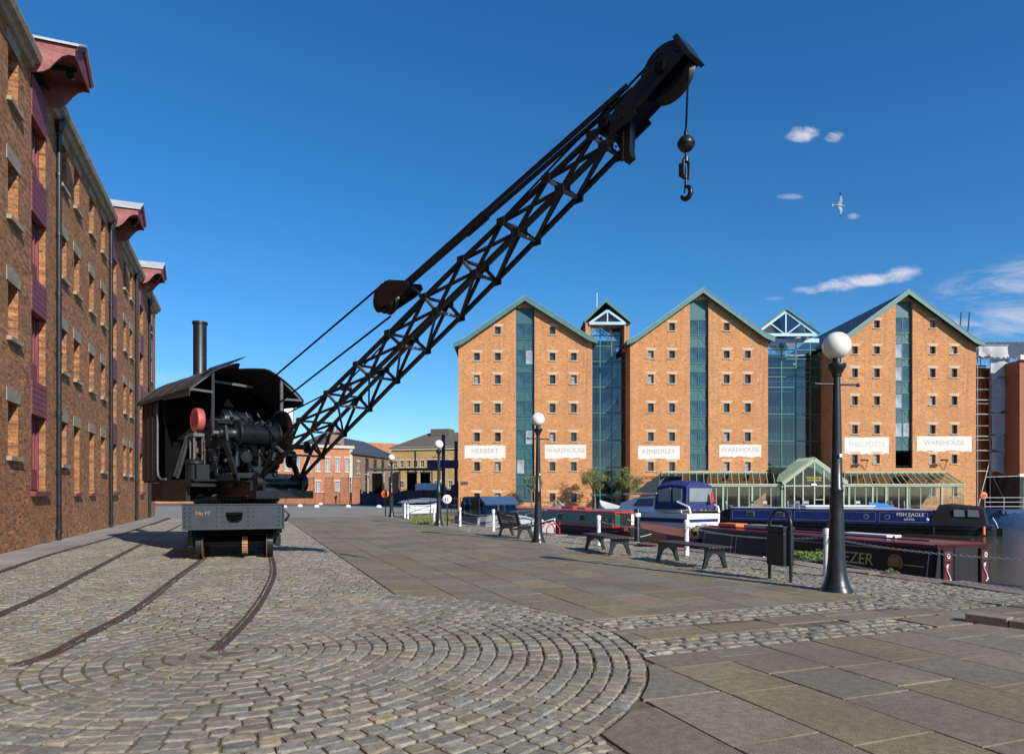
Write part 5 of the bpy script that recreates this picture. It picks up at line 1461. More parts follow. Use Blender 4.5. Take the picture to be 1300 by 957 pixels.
# ------------------------------------------------------------ benches
def bench(L,back):
    t=thing('bench','','bench')
    # local x along the bench, y across
    for s in (-1,1):
        x=s*(L/2-.18); mb=MB()
        arch=[(-.30,0),(-.235,0)]+[(-.19*math.cos(a),.30*math.sin(a)*1.0+.0) for a in [PI*.08+i*PI*.84/10 for i in range(11)]]+[(.235,0),(.30,0),(.24,.22),(.23,.36),(.24,.41),(-.24,.41),(-.23,.36),(-.24,.22)]
        mb.prism(arch,x-.03,x+.03,'yz')
        if back: mb.prism([(-.24,.36),(-.17,.4),(-.30,.86),(-.35,.86)],x-.03,x+.03,'yz')
        mb.build('leg',M['black'],t,bevel=.008)
    mb=MB(); n=6 if back else 7
    for i in range(n):
        y=-.25+.5*i/(n-1); mb.box(-L/2,L/2,y-.033,y+.033,.415,.447)
    mb.build('seat',M['brown_wood'],t,bevel=.004)
    if back:
        mb=MB()
        for i in range(7):
            f=(i+.6)/7.2; y=-.2-.12*f; z=.42+.47*f; mb.cbox((0,y,z),(L,.03,.055),None)
        mb.build('backrest',M['brown_wood'],t,bevel=.004)
        mb=MB()
        for s in (-1,1): x=s*(L/2-.18); mb.tube([(x,-.27,.68),(x,.0,.68),(x,.24,.62),(x,.24,.42)],.022,8)
        mb.build('armrest',M['black'],t,smooth=40)
    return t
b1=bench(2.0,False); b1.location=W(8.68,12.07); b1.rotation_euler=(0,0,DOCK+PI/2); tag(b1,'backless slatted bench on arched legs beside the hoop framed litter bin','bench','benches facing the boats')
b2=dup(b1); b2.location=W(8.47,15.27); b2.rotation_euler=(0,0,DOCK+PI/2-.12); tag(b2,'backless slatted bench on arched legs in front of the green narrowboat','bench','benches facing the boats')
b3=bench(2.1,True); b3.location=W(8.5,21.7); b3.rotation_euler=(0,0,DOCK-PI/2); tag(b3,'slatted bench with a reclined backrest beside the second lamp','bench','benches facing the boats')
# ------------------------------------------------------------ litter bin
lb=thing('litter_bin','dark green hoop framed litter bin between the bench and the near lamp','litter bin',(G(976.6,734)+G(1004.4,739))/2,math.atan2(G(1004.4,739).y-G(976.6,734).y,G(1004.4,739).x-G(976.6,734).x))
mb=MB(); w=.29; w=.27; pts=[(-w,0,0),(-w,0,.95)]+[(-w*math.cos(a),0,.95+w*math.sin(a)) for a in [PI*i/12 for i in range(1,12)]]+[(w,0,.95),(w,0,0)]
mb.tube(pts,.028,10); mb.build('hoop_frame',M['black'],lb,smooth=50)
mb=MB(); mb.box(-.22,.22,-.11,.11,.26,.82); mb.prism([(-.22,.82),(.22,.82),(.19,.9),(-.19,.9)],-.1,.1); mb.build('bin_body',M['black'],lb,bevel=.015)
mb=MB(); mb.box(-.23,.23,-.12,.12,.86,.93); mb.build('bin_lid',M['black'],lb,bevel=.006)

# ------------------------------------------------------------ lifebuoys
def buoy(p,z,r,mat,label,ring=True):
    t=thing('lifebuoy_holder',label,'lifebuoy',p)
    mb=MB(); mb.lathe((0,0,z),[(.02,-.1),(r*.8,-.1),(r,-.06),(r,.05),(r*.85,.1),(.02,.12)],24,'y'); b=mb.build('housing',mat,t,smooth=45)
    mb=MB(); 
    for s in (-1,1): mb.cbox((s*r*.28,-.115,z),(r*.16,.02,r*.7))
    mb.build('slots',M['black'],b)
    mb=MB(); mb.tube([(0,.12,0),(0,.12,z+r*.4)],.035,8); mb.build('post',M['black'],t)
    return t
g=G(489,655.5); buoy(g,EYE+(626-627)/867*g.y,.24*g.y/43,M['orange'],'orange lifebuoy holder on a post beside the fourth lamp')
g=G(567.5,667); buoy(g,EYE+(626-633.5)/867*g.y,.21,M['white'],'white lifebuoy holder on a post beside the third lamp')
buoy(Vector(((1248.5-650)/867*58.8,58.8,0)),1.3,.31,M['orange'],'orange lifebuoy holder on the far quay below the scaffold')
# ------------------------------------------------------------ boats
WZ=-1.2
M['door_red']=paint('dark red door panel',(.12,.012,.018),.4,.2)
def hull_secs(L,B,free,bow,stern,n=22,vee=False):
    """x from -L/2 (stern) to L/2 (bow)"""
    S=[]
    for i in range(n+1):
        u=i/n; x=-L/2+L*u
        tb=max(0,(u-(1-bow))/bow); ts=max(0,(stern-u)/stern) if stern else 0
        w=B/2*(1-tb**2.2)*(1-ts**3*.55 if stern else 1)+.03
        z=free*(1+.55*tb**2+.12*ts)
        k=.82 if not vee else .62
        S.append([(x,-w,z),(x-.0,-w*.97,z*.4),(x-.06*tb,-w*k,-.25),(x-.06*tb,w*k,-.25),(x,w*.97,z*.4),(x,w,z)])
    return S
def narrowboat(name,label,L,loc,rz,c):
    t=thing(name,label,'narrowboat',loc,rz)
    B=2.08; fr=.62
    mb=MB(); S=hull_secs(L,B,fr,.13,.05); mb.loft(S); mb.build('hull',M[c['hull']],t,smooth=35)
    mb=MB()
    for s in (0,5): mb.tube([(p[s][0],p[s][1],p[s][2]-.02) for p in S],.035,6)
    mb.tube([(p[0][0],p[0][1]*1.01,p[0][2]*.62) for p in S],.025,6); mb.tube([(p[5][0],p[5][1]*1.01,p[5][2]*.62) for p in S],.025,6)
    mb.build('rubbing_strake',M[c.get('strake','boat_black')],t,smooth=40)
    a,b=c['cab']; h0,h1=.6,c.get('roofz',1.5); wb,wt=.93,.80
    mb=MB()
    def sec(x,dx=0): return [(x,-wb,h0),(x+dx,-wt,h1),(x+dx,-wt*.5,h1+.05),(x+dx,wt*.5,h1+.05),(x+dx,wt,h1),(x,wb,h0)]
    mb.loft([sec(a),sec(b)]); cab=mb.build('cabin',M[c['side']],t)
    def sidey(z): return wb+(wt-wb)*(z-h0)/(h1-h0)
    mb=MB(); mb.loft([[(x,-wt-.04,h1-.02),(x,-wt-.02,h1+.05),(x,-wt*.5,h1+.09),(x,wt*.5,h1+.09),(x,wt+.02,h1+.05),(x,wt+.04,h1-.02)] for x in (a-.1,b+.1)]); rf=mb.build('roof',M[c['roof']],t)
    mb=MB()
    for s in (-1,1): mb.tube([(a+.2,s*(wt-.1),h1+.13),(b-.2,s*(wt-.1),h1+.13)],.02,6)
    mb.build('handrail',M[c.get('rail','white')],rf)
    for (x0,x1,z0,z1,cc) in c.get('panels',[]):
        for s in (-1,1):
            w=.022; m_=MB()
            def sb(xa,xb,za,zb,off,mm=m_): mm.add([(xa,s*(sidey(za)+off),za),(xb,s*(sidey(za)+off),za),(xb,s*(sidey(zb)+off),zb),(xa,s*(sidey(zb)+off),zb),(xa,s*(sidey(za)-.01),za),(xb,s*(sidey(za)-.01),za),(xb,s*(sidey(zb)-.01),zb),(xa,s*(sidey(zb)-.01),zb)],[(0,1,2,3),(4,7,6,5),(0,4,5,1),(3,2,6,7),(0,3,7,4),(1,5,6,2)])
            if cc[0]=='line':
                sb(x0,x1,z0,z0+w,.008); sb(x0,x1,z1-w,z1,.008); sb(x0,x0+w,z0+w,z1-w,.008); sb(x1-w,x1,z0+w,z1-w,.008); m_.build('coach_line',M[cc[1]],cab)
            else:
                sb(x0,x1,z0,z1,.006); m_.build('side_panel',M[cc[1]],cab)
    for x in c.get('win',[]):
        for s in (-1,1):
            w,h=c.get('wsize',(.62,.42)); zc=1.12; f=MB()
            y=s*(sidey(zc)+.01)
            f.cbox((x,y,zc),(w,.03,h)); fo=f.build('window',M[c.get('wframe','steel')],cab); g=MB(); g.cbox((x,y+s*.012,zc),(w-.1,.03,h-.09)); g.build('pane',M['glass'],fo)
    for x in c.get('port',[]):
        for s in (-1,1):
            f=MB(); f.lathe((x,s*(sidey(1.1)+.01),1.1),[(.02,-.02),(.17,-.02),(.17,.02),(.02,.02)],20,'y'); fo=f.build('porthole',M['steel'],cab,smooth=40); g=MB(); g.lathe((x,s*(sidey(1.1)+.028),1.1),[(.01,-.01),(.12,-.01),(.12,.01),(.01,.01)],20,'y'); g.build('pane',M['glass'],fo)
    return t,cab,rf,sidey
def side_text(txt,size,mat,par,x,z,sidey,s,name='lettering'):
    a=math.atan2(.13,.9)
    o=text_part(txt,size,M[mat],par,(x,s*(sidey(z)+.012),z),(R(90)-a*1.0,0,0) if s<0 else (R(90)-a,0,PI),.004,name)
    return o
def place(pa,pb,la,lb):
    """stern world point, bow world point"""
    m=(pa+pb)/2; d=pb-pa; return Vector((m.x,m.y,WZ)),math.atan2(d.y,d.x),d.length
# blue FISH EAGLE: stern at right
loc,rz,L=place(Vector((30.6,43.3,0)),Vector((15.4,55.3,0)),0,0)
fe,cab,rf,sy=narrowboat('narrowboat','long navy blue narrowboat lettered FISH EAGLE with a black stern canopy',L,loc,rz,
   dict(hull='boat_black',side='navy',roof='navy',cab=(-L/2+3.4,L/2-2.6),panels=[(-L/2+3.55,-L/2+6.4,.78,1.42,('line','steel')),(-L/2+6.6,L/2-7.4,.78,1.42,('line','steel')),(L/2-7.2,L/2-2.8,.78,1.42,('line','steel'))],
        win=[L/2-4.2,L/2-6.4],port=[-L/2+7.2,-L/2+9.3,-L/2+5.9],wframe='steel'))
# camera faces local side s=+1 ?
side=1 if math.sin(rz)*1>0 and math.cos(rz)<0 else -1
side_text('FISH EAGLE',.32,'white_letter',cab,-L/2+4.55,1.27,sy,side); side_text('~~~',.2,'white_letter',cab,-L/2+4.6,1.1,sy,side,'scrollwork'); side_text('DENVER',.17,'white_letter',cab,-L/2+4.6,.95,sy,side)
mb=MB(); mb.box(-L/2+.1,-L/2+3.3,-.97,.97,.45,.68); mb.build('stern_deck',M['navy'],fe)
mb=MB(); mb.loft([[(-L/2+.35,-.9,.68),(-L/2+.55,-.75,1.7),(-L/2+.7,-.5,1.86),(-L/2+.7,.5,1.86),(-L/2+.55,.75,1.7),(-L/2+.35,.9,.68)],[(-L/2+2.3,-.92,.68),(-L/2+2.3,-.8,1.86),(-L/2+2.3,-.5,2.02),(-L/2+2.3,.5,2.02),(-L/2+2.3,.8,1.86),(-L/2+2.3,.92,.68)],[(-L/2+3.5,-.9,.68),(-L/2+2.95,-.8,1.8),(-L/2+2.95,-.5,1.95),(-L/2+2.95,.5,1.95),(-L/2+2.95,.8,1.8),(-L/2+3.5,.9,.68)]])
cn=mb.build('stern_canopy',M['black_cloth'],fe)
for xa in (-L/2+.75,-L/2+1.5,):
    mb=MB(); mb.box(xa,xa+.6,-.02,.02,-.2,.2)
    for s in (-1,1):
        q=MB(); q.prism([(xa,1.2),(xa+.6,1.2),(xa+.6,1.66),(xa+.05,1.62)],s*.87-.035,s*.87+.035); q.build('canopy_window',M['clear_vinyl'],cn)
mb=MB(); mb.tube([(-L/2-.25,0,.2),(-L/2-.1,0,.75),(-L/2+.1,0,1.15)],.03,6); mb.build('tiller',M['steel'],fe)
mb=MB(); mb.box(-L/2-.42,-L/2-.1,-.12,.12,-.1,.5); mb.build('rudder',M['boat_black'],fe)
mb=MB(); mb.tube([(-L/2+.5,side*1.06,.62),(-L/2+.5,side*1.1,.1)],.09,10); mb.build('fender',M['orange'],fe,smooth=40)
for x in (-L/2+3.2,0,4.2):
    mb=MB(); mb.tube([(x,side*1.08,.55),(x,side*1.08,.05)],.06,8); mb.build('fender',M['boat_black'],fe,smooth=40)
mb=MB(); mb.loft([[(L/2-2.55,-.85,.7),(L/2-2.55,-.5,1.55),(L/2-2.55,.5,1.55),(L/2-2.55,.85,.7)],[(L/2-1.2,-.6,.75),(L/2-1.5,-.15,1.3),(L/2-1.5,.15,1.3),(L/2-1.2,.6,.75)]]); mb.build('bow_cover',M['black_cloth'],fe)
mb=MB(); mb.lathe((2.2,0,1.58),[(.01,0),(.07,0),(.06,.18),(.02,.2)],10); mb.build('roof_vent',M['steel'],rf)
mb=MB(); 
for x,s in ((-L/2+3.5,1),): 
    for k in range(5): mb.sphere((-L/2+3.55+.02*k,side*(.86-.02*k),.95+.06*k),.11,8,6,(1,.4,.7))
mb.build('folded_cover',M['white'],fe,smooth=60)
# green and red narrowboat: stern (right) near
loc,rz,L=place(Vector((7.5,41.0,0)),Vector((-.4,56.0,0)),0,0)
gb,cab,rf,sy=narrowboat('narrowboat','green narrowboat with bright red roof edge and a gold lettered name panel',L,loc,rz,
  dict(hull='boat_black',side='boat_red',roof='boat_red',strake='boat_red',cab=(-L/2+1.2,L/2-2.5),
       panels=[(-L/2+2.55,L/2-2.7,.72,1.42,('fill','boat_green')),(-L/2+1.32,-L/2+2.4,.72,1.42,('fill','boat_black')),(-L/2+1.3,-L/2+2.42,.7,1.44,('line','gold'))],win=[-L/2+4.6,-L/2+7.3,-L/2+10.5],wsize=(.7,.45)))
gs=-1 if math.cos(rz)>0 else 1
# which side faces the camera: normal (-sin,cos)*s
def cam_side(rz,loc): 
    n=Vector((-math.sin(rz),math.cos(rz))); return 1 if n.dot(Vector((-loc.x,-loc.y)))>0 else -1
s_=cam_side(rz,loc)
side_text('HARVESTER',.17,'gold',cab,-L/2+1.86,1.26,sy,s_); side_text('GLOUCESTER',.09,'white_letter',cab,-L/2+1.86,.84,sy,s_)
mb=MB(); mb.lathe((-L/2+1.86,s_*(sy(1.05)+.01),1.06),[(.01,-.01),(.1,-.01),(.1,.01),(.01,.01)],12,'y'); mb.build('badge',M['gold'],cab)
mb=MB(); mb.box(-L/2+.1,-L/2+1.1,-.9,.9,.45,.64); mb.build('stern_deck',M['maroon'],gb)
mb=MB(); mb.box(-L/2+1.12,-L/2+1.19,-.35,.35,.62,1.5); mb.build('stern_door',M['boat_black'],gb)
for s in (-1,1): mb=MB(); mb.box(-L/2+1.08,-L/2+1.16,s*.62-.2,s*.62+.2,.75,1.4); mb.build('painted_door',M['white'] if s<0 else M['boat_green'],gb)
mb=MB(); mb.tube([(-L/2-.3,0,.2),(-L/2+.1,0,.9),(-L/2+.9,0,1.1)],.03,6); mb.build('tiller',M['gold'],gb)
mb=MB(); mb.cbox((-1.2,.1,1.72),(1.5,.5,.2)); mb.cbox((-2.8,0,1.68),(1.0,.5,.14)); mb.build('roof_box',M['boat_red'],rf,bevel=.03)
mb=MB(); 
for k in range(7): mb.tube([(-.4+k*.25,-.2,1.62),(-.2+k*.2,.2,2.0+.1*(k%3))],.03,6)
mb.build('roof_clutter',M['galv'],rf)
# EBENEZER: stern right, close to the quay
sa=W(15.0,9.7); sb_=W(15.0,24.2)
loc,rz,L=place(sa,sb_,0,0)
eb,cab,rf,sy=narrowboat('narrowboat','long black and maroon narrowboat lettered EBENEZER moored at the near quay',L,loc,rz,
  dict(hull='boat_black',side='boat_black',roof='maroon',rail='maroon',strake='maroon',cab=(-L/2+1.05,L/2-5.1),roofz=1.5,
       panels=[(-L/2+1.15,-L/2+7.6,.72,1.4,('line','steel')),(-L/2+7.8,L/2-5.3,.72,1.4,('line','steel'))]))
s_=cam_side(rz,loc)
side_text('EBENEZER',.4,'gold',cab,-L/2+3.5,1.08,sy,s_)
mb=MB(); mb.lathe((-L/2+1.98,s_*(sy(1.08)+.008),1.08),[(.16,-.01),(.2,-.01),(.2,.01),(.16,.01),(.16,-.01)],28,'y'); mb.lathe((-L/2+1.98,s_*(sy(1.08)+.004),1.08),[(.01,-.01),(.15,-.01),(.15,.01),(.01,.01)],24,'y'); mb.build('roundel',M['rust_orange'],cab,smooth=30)
mb=MB(); mb.cbox((-L/2+1.5,s_*(sy(1.05)+.008),1.05),(.5,.015,.02)); mb.build('scroll_line',M['gold'],cab)
mb=MB(); mb.box(-L/2+.05,-L/2+1.0,-.95,.95,.45,.62); mb.build('stern_deck',M['boat_black'],eb)
# painted rear doors and grey blue frame
mb=MB()
mb.loft([[(-L/2+.95,-.93,.62),(-L/2+.95,-.8,1.56),(-L/2+.95,.8,1.56),(-L/2+.95,.93,.62)],[(-L/2+1.04,-.93,.62),(-L/2+1.04,-.8,1.56),(-L/2+1.04,.8,1.56),(-L/2+1.04,.93,.62)]]); bh=mb.build('rear_bulkhead',M['black_cloth'],eb)
mb=MB(); mb.box(-L/2+.93,-L/2+.95,-.33,.33,.62,1.5); mb.build('doorway',M['black_cloth'],bh)
for s in (-1,1):
    # open door standing aft, hinged at the frame
    dr=MB(); dr.box(-L/2+.90,-L/2+.945,s*.60-.13,s*.60+.13,.64,1.46); d_=dr.build('rear_door',M['boat_black'],eb)
    p=MB(); p.box(-L/2+.888,-L/2+.899,s*.60-.105,s*.60+.105,.68,1.16); p.build('red_panel',M['door_red'],d_)
    p=MB(); p.box(-L/2+.888,-L/2+.899,s*.60-.105,s*.60+.105,1.2,1.42); p.build('upper_panel',M['maroon'],d_)
    p=MB(); cc=[(-L/2+.875,s*.60+.065*math.sin(a*1.0)*(1 if a<PI else 1),.92+.2*math.cos(a/2)) for a in [i*2*PI/14 for i in range(15)]]
    p.tube(cc,.016,6); p.sphere((-L/2+.87,s*.6+.05,1.07),.028,8,6); p.sphere((-L/2+.87,s*.6-.05,.77),.028,8,6); p.build('scroll_motif',M['white_letter'],d_,smooth=60)
    p=MB()
    for k in range(6): an=k*PI/3; p.sphere((-L/2+.875,s*.6+.04*math.cos(an),1.31+.045*math.sin(an)),.02,8,5)
    p.build('flower_motif',M['white_letter'],d_,smooth=60)
mb=MB()
for x,cl in ((-.9,'white'),): mb.lathe((x,.3,1.58),[(.01,0),(.08,0),(.1,.06),(.02,.1)],12)
mb.build('roof_vent',M['white'],rf)
mb=MB(); mb.cbox((1.3,.2,1.66),(.9,.5,.13)); mb.build('roof_cushion',M['orange'],rf,bevel=.04)
mb=MB(); mb.cbox((-.1,.2,1.66),(1.1,.55,.13)); mb.build('roof_box',M['steel'],rf,bevel=.02)
mb=MB(); mb.cbox((-L/2+3.6,-s_*.2,1.62),(1.5,.4,.05)); mb.cbox((-L/2+2.7,s_*.3,1.62),(.1,.1,.1)); mb.cbox((-L/2+2.5,s_*.25,1.6),(.07,.07,.12)); mb.build('roof_plank',M['white'],rf)
# bow panels
for (xa,xb,m_,tx) in ((L/2-2.2,L/2-.95,'maroon','THREE CASTLES'),):
    side_m=MB(); 
bx0,bx1=L/2-3.4,L/2-1.8
mb=MB()
mb.loft([[(x,-w,.5),(x,-w*1.0,z),(x,w*1.0,z),(x,w,.5)] for x,w,z in ((L/2-5.05,1.0,1.18),(L/2-3.2,.99,1.24),(L/2-1.7,.84,1.33),(L/2-.7,.5,1.42),(L/2-.05,.06,1.5))]); mb.build('bow_bulwark',M['maroon'],eb,bevel=.02)
mb=MB(); mb.box(L/2-4.9,L/2-4.0,s_*1.0-.02,s_*1.0+.02,.72,1.12); mb.build('bow_panel',M['boat_red'],eb)
mb=MB(); y0=s_*1.02; mb.add([(bx0,s_*1.01,.72),(bx1,s_*.875,.78),(bx1,s_*.875,1.2),(bx0,s_*1.01,1.14),(bx0,s_*.95,.72),(bx1,s_*.8,.78),(bx1,s_*.8,1.2),(bx0,s_*.95,1.14)],[(0,1,2,3),(4,7,6,5),(0,4,5,1),(3,2,6,7),(0,3,7,4),(1,5,6,2)]); bp=mb.build('bow_panel',M['boat_red'],eb)
o=text_part('WHARF CASTLE',.16,M['gold'],bp,((bx0+bx1)/2,s_*.955,.96),(R(90),0,(PI-.09) if s_>0 else .09),.006,'lettering')
mb=MB()
for k in range(6): mb.sphere((L/2-3.4-.22*k,.15*(-1)**k,1.36+.05*(k%2)),.15,8,6)
mb.build('deck_plants',M['leaf'],eb,smooth=60)
mb=MB()
for k in range(7): r_=.2+.02*k; mb.tube([(L/2-1.9+r_*math.cos(a),s_*1.35+.8*0+r_*math.sin(a)*.6,.2) for a in [i*PI/6 for i in range(13)]],.01,4)
# mooring rope coil on the quay
p=G(822,693); t=thing('rope_coil','coiled brown mooring rope on the cobbles beside the narrowboat bow','rope',p)
mb=MB()
for k in range(6): r_=.14+.03*k; mb.tube([(r_*math.cos(a),r_*1.2*math.sin(a),.03+.02*(k%3)) for a in [i*PI/8 for i in range(17)]],.018,5)
mb.build('coil',M['rust'],t,smooth=60)

def ysec(x,w,z0,z1,top=.8): return [(x,-w,z0),(x,-w*top,z1),(x,w*top,z1),(x,w,z0)]
# white cruiser with blue-grey cover
loc,rz,L=place(Vector((-1.95,36.2,0)),Vector((1.75,30.6,0)),0,0)
c1_=thing('motor_cruiser','small white motor cruiser with a blue canvas canopy, moored by the grassy bank','motor boat',loc,rz); c1_.scale=(1.08,)*3
mb=MB(); S=hull_secs(L,2.2,.95,.45,.0,20,True); mb.loft(S); mb.build('hull',M['gel_white'],c1_,smooth=35)
mb=MB(); 
for s in (0,5): mb.tube([(p[s][0],p[s][1]*1.01,p[s][2]-.08) for p in S],.04,6)
mb.build('rubbing_strake',M['boat_black'],c1_)
mb=MB(); mb.loft([ysec(-.6,.98,.95,1.5,.86),ysec(.6,.9,1.0,1.42,.8),ysec(1.5,.62,1.12,1.36,.7),ysec(2.35,.2,1.32,1.38,.7)]); mb.build('foredeck',M['gel_white'],c1_,smooth=30)
mb=MB()
for s in (-1,1):
    mb.tube([(-.1,s*.95,1.05),(-.1,s*.95,1.55),(1.6,s*.6,1.75),(2.6,s*.12,1.8)],.02,6); mb.tube([(1.5,s*.65,1.1),(1.5,s*.63,1.72)],.018,6)
mb.build('guard_rail',M['steel'],c1_)
a=-L/2
mb=MB(); mb.loft([[(a+.05,-1.04,.95),(a+.6,-.9,2.28),(a+.6,.9,2.28),(a+.05,1.04,.95)],[(a+.75,-1.05,.95),(a+.8,-.92,2.34),(a+.8,.92,2.34),(a+.75,1.05,.95)]]); mb.build('canopy_back',M['black_cloth'],c1_)
mb=MB(); mb.prism([(a+.6,2.3),(a+2.2,2.36),(a+2.75,2.02),(a+2.7,1.96),(a+2.2,2.2),(a+1.2,2.0),(a+.7,2.24)],-.93,.93); cn=mb.build('canopy',M['blue_cloth'],c1_)
mb=MB(); mb.loft([ysec(a+.06,1.06,.9,1.42,.97),ysec(a+2.2,1.04,.9,1.42,.97)]); mb.build('side_cover',M['cloth_grey'],c1_)
for s in (-1,1):
    mb=MB(); mb.prism([(a+.85,1.45),(a+1.3,1.45),(a+1.3,2.0),(a+.85,2.2)],s*.97-.008,s*.97+.008); mb.prism([(a+1.4,1.45),(a+2.6,1.45),(a+2.2,2.12),(a+1.4,2.05)],s*.97-.008,s*.97+.008); mb.build('canopy_window',M['vinyl'],cn)
    mb=MB(); 
    for x,xb in ((a+.8,a+.7),(a+1.35,a+1.35),(a+2.25,a+2.7)): mb.bar((x,s*.96,1.4),(xb if x!=a+2.25 else a+2.25,s*.94,2.25),.06,.03)
    mb.build('canopy_strap',M['navy_cloth'],cn)
mb=MB(); mb.prism([(a+2.2,1.5),(a+2.9,1.5),(a+2.4,2.05)],-.85,.85); mb.build('windscreen',M['vinyl'],c1_)
# white and blue cruiser seen from astern
loc,rz,L=place(Vector((11.6,44.0,0)),Vector((7.2,51.0,0)),0,0)
c2_=thing('motor_cruiser','large white motor cruiser with navy canopy and blue stripe, stern towards the camera','motor boat',loc,rz); c2_.scale=(1.08,)*3
mb=MB(); S=hull_secs(L+1.2,2.7,1.3,.4,.0,20,True); mb.loft(S); mb.build('hull',M['gel_white'],c2_,smooth=35)
mb=MB()
for s in (0,5):
    for dz in (.3,.36,.42,.48): mb.tube([(p[s][0],p[s][1]*1.0,p[s][2]-dz) for p in S],.035,6)
mb.build('blue_stripe',M['navy'],c2_)
a=-(L+1.2)/2
mb=MB(); mb.box(a-.02,a+.0,-1.2,1.2,.82,1.0); mb.box(a-.35,a,-1.1,1.1,.1,.25); mb.build('transom_step',M['navy'],c2_)
mb=MB(); mb.box(a-.5,a-.05,-.25,.25,-.2,.75); mb.build('outboard_drive',M['gel_white'],c2_,bevel=.05)
mb=MB(); mb.loft([ysec(a+2.9,1.25,1.3,2.35,.85),ysec(a+4.6,1.15,1.35,2.25,.85),ysec(a+6.6,.8,1.45,1.85,.7)]); sup=mb.build('superstructure',M['gel_white'],c2_,smooth=30)
for s in (-1,1):
    mb=MB(); mb.prism([(a+3.0,1.7),(a+4.8,1.7),(a+4.3,2.15),(a+3.0,2.2)],s*1.16-.02,s*1.16+.02); mb.build('cabin_window',M['boat_blue'],sup)
mb=MB(); mb.prism([(a+2.6,2.45),(a+5.6,2.4),(a+5.6,2.5),(a+2.6,2.55)],-1.25,1.25); mb.build('flybridge',M['gel_white'],c2_)
mb=MB(); mb.prism([(a+2.8,2.55),(a+4.8,2.55),(a+2.7,3.55),(a+2.6,3.5)],-1.0,-.94); mb.prism([(a+2.8,2.55),(a+4.8,2.55),(a+2.7,3.55),(a+2.6,3.5)],.94,1.0); mb.prism([(a+4.8,2.55),(a+4.9,2.55),(a+2.72,3.58),(a+2.64,3.55)],-1,1); mb.build('windscreen',M['glass_blue'],c2_)
mb=MB(); mb.loft([[(a+.25,-1.2,1.55),(a+.3,-1.1,2.9),(a+.4,-.7,3.1),(a+.4,.7,3.1),(a+.3,1.1,2.9),(a+.25,1.2,1.55)],[(a+1.5,-1.2,1.55),(a+1.5,-1.12,3.0),(a+1.5,-.7,3.28),(a+1.5,.7,3.28),(a+1.5,1.12,3.0),(a+1.5,1.2,1.55)],[(a+2.8,-1.2,1.55),(a+2.7,-1.05,2.9),(a+2.7,-.7,3.12),(a+2.7,.7,3.12),(a+2.7,1.05,2.9),(a+2.8,1.2,1.55)]]); cn=mb.build('canopy',M['navy_cloth'],c2_,smooth=30)
mb=MB(); mb.box(a+.22,a+.255,-.95,.95,2.0,2.8); mb.build('rear_window',M['clear_vinyl'],cn)
for s in (-1,1):
    mb=MB(); mb.prism([(a+.6,2.0),(a+1.3,2.0),(a+1.3,2.85),(a+.6,2.75)],s*1.17-.02,s*1.17+.02); mb.prism([(a+1.5,2.0),(a+2.5,2.0),(a+2.5,2.7),(a+1.5,2.85)],s*1.17-.02,s*1.17+.02); mb.build('side_window',M['clear_vinyl'],cn)
    mb=MB(); mb.tube([(a-.1,s*1.2,1.35),(a+.0,s*1.22,1.7),(a+.9,s*1.25,2.0)],.06,8); mb.build('push_rail',M['white'],c2_)
mb=MB(); mb.add([(a-.05,-.9,2.0),(a-.05,-.5,1.95),(a-.03,-.6,2.55),(a-.03,-.75,2.6)],[(0,1,2,3)]); mb.tube([(a-.04,-.62,1.4),(a-.04,-.62,2.6)],.015,6); mb.build('red_ensign',M['boat_red'],c2_)
# far boats
def small_boat(label,loc,rz,L,B,fr,hull,parts):
    t=thing('moored_boat',label,'boat',loc,rz); mb=MB(); S=hull_secs(L,B,fr,.2,.06); mb.loft(S); mb.build('hull',M[hull],t,smooth=35); return t
y_=53; X0=(1255-650)/867*y_
t=small_boat('mid blue barge hull moored at the far quay by the right edge','' and 0 or Vector((X0+8.5,y_+1.5,WZ)),PI,18,3.6,1.15,'boat_blue',0)
mb=MB(); mb.box(-8.4,7.5,-1.6,1.6,1.1,1.42); mb.build('deck_coaming',M['boat_blue'],t)
mb=MB()
for i in range(9): mb.box(-8+i*1.9,-7.93+i*1.9,-1.66,1.66,1.1,1.36)
mb.build('coaming_rib',M['navy'],t)
t=small_boat('white roofed boat with a bright blue tarp behind the navy narrowboat',Vector(((1085-650)/867*50,51,WZ)),PI-.05,9,2.4,.8,'gel_white',0)
mb=MB(); mb.box(-1.4,3.4,-1.0,1.0,.8,1.72); mb.box(-1.5,3.5,-1.1,1.1,1.72,1.82); mb.build('cabin',M['white'],t)
mb=MB(); mb.loft([[(-4.0,-.9,.9),(-4.0,0,1.5),(-4.0,.9,.9)],[(-2.6,-1.15,.9),(-2.6,0,1.95),(-2.6,1.15,.9)],[(-1.5,-1.15,.9),(-1.5,0,2.05),(-1.5,1.15,.9)]]); mb.build('tarpaulin',M['blue_tarp'],t)
# covered dinghy on the bank
t=thing('dinghy','pale blue and white dinghy under a cover behind the railing on the bank','boat',(-6.9,52.5,0),.5)
mb=MB(); mb.loft(hull_secs(3.0,1.5,.6,.4,.1,14,True)); mb.build('hull',M['gel_white'],t,smooth=35)
mb=MB(); mb.loft([[(-1.8,-.75,.75),(-1.8,0,.9),(-1.8,.75,.75)],[(0,-.85,.8),(0,0,1.15),(0,.85,.8)],[(1.6,-.2,1.0),(1.6,0,1.1),(1.6,.2,1.0)]]); mb.build('cover',M['clear_vinyl'],t)
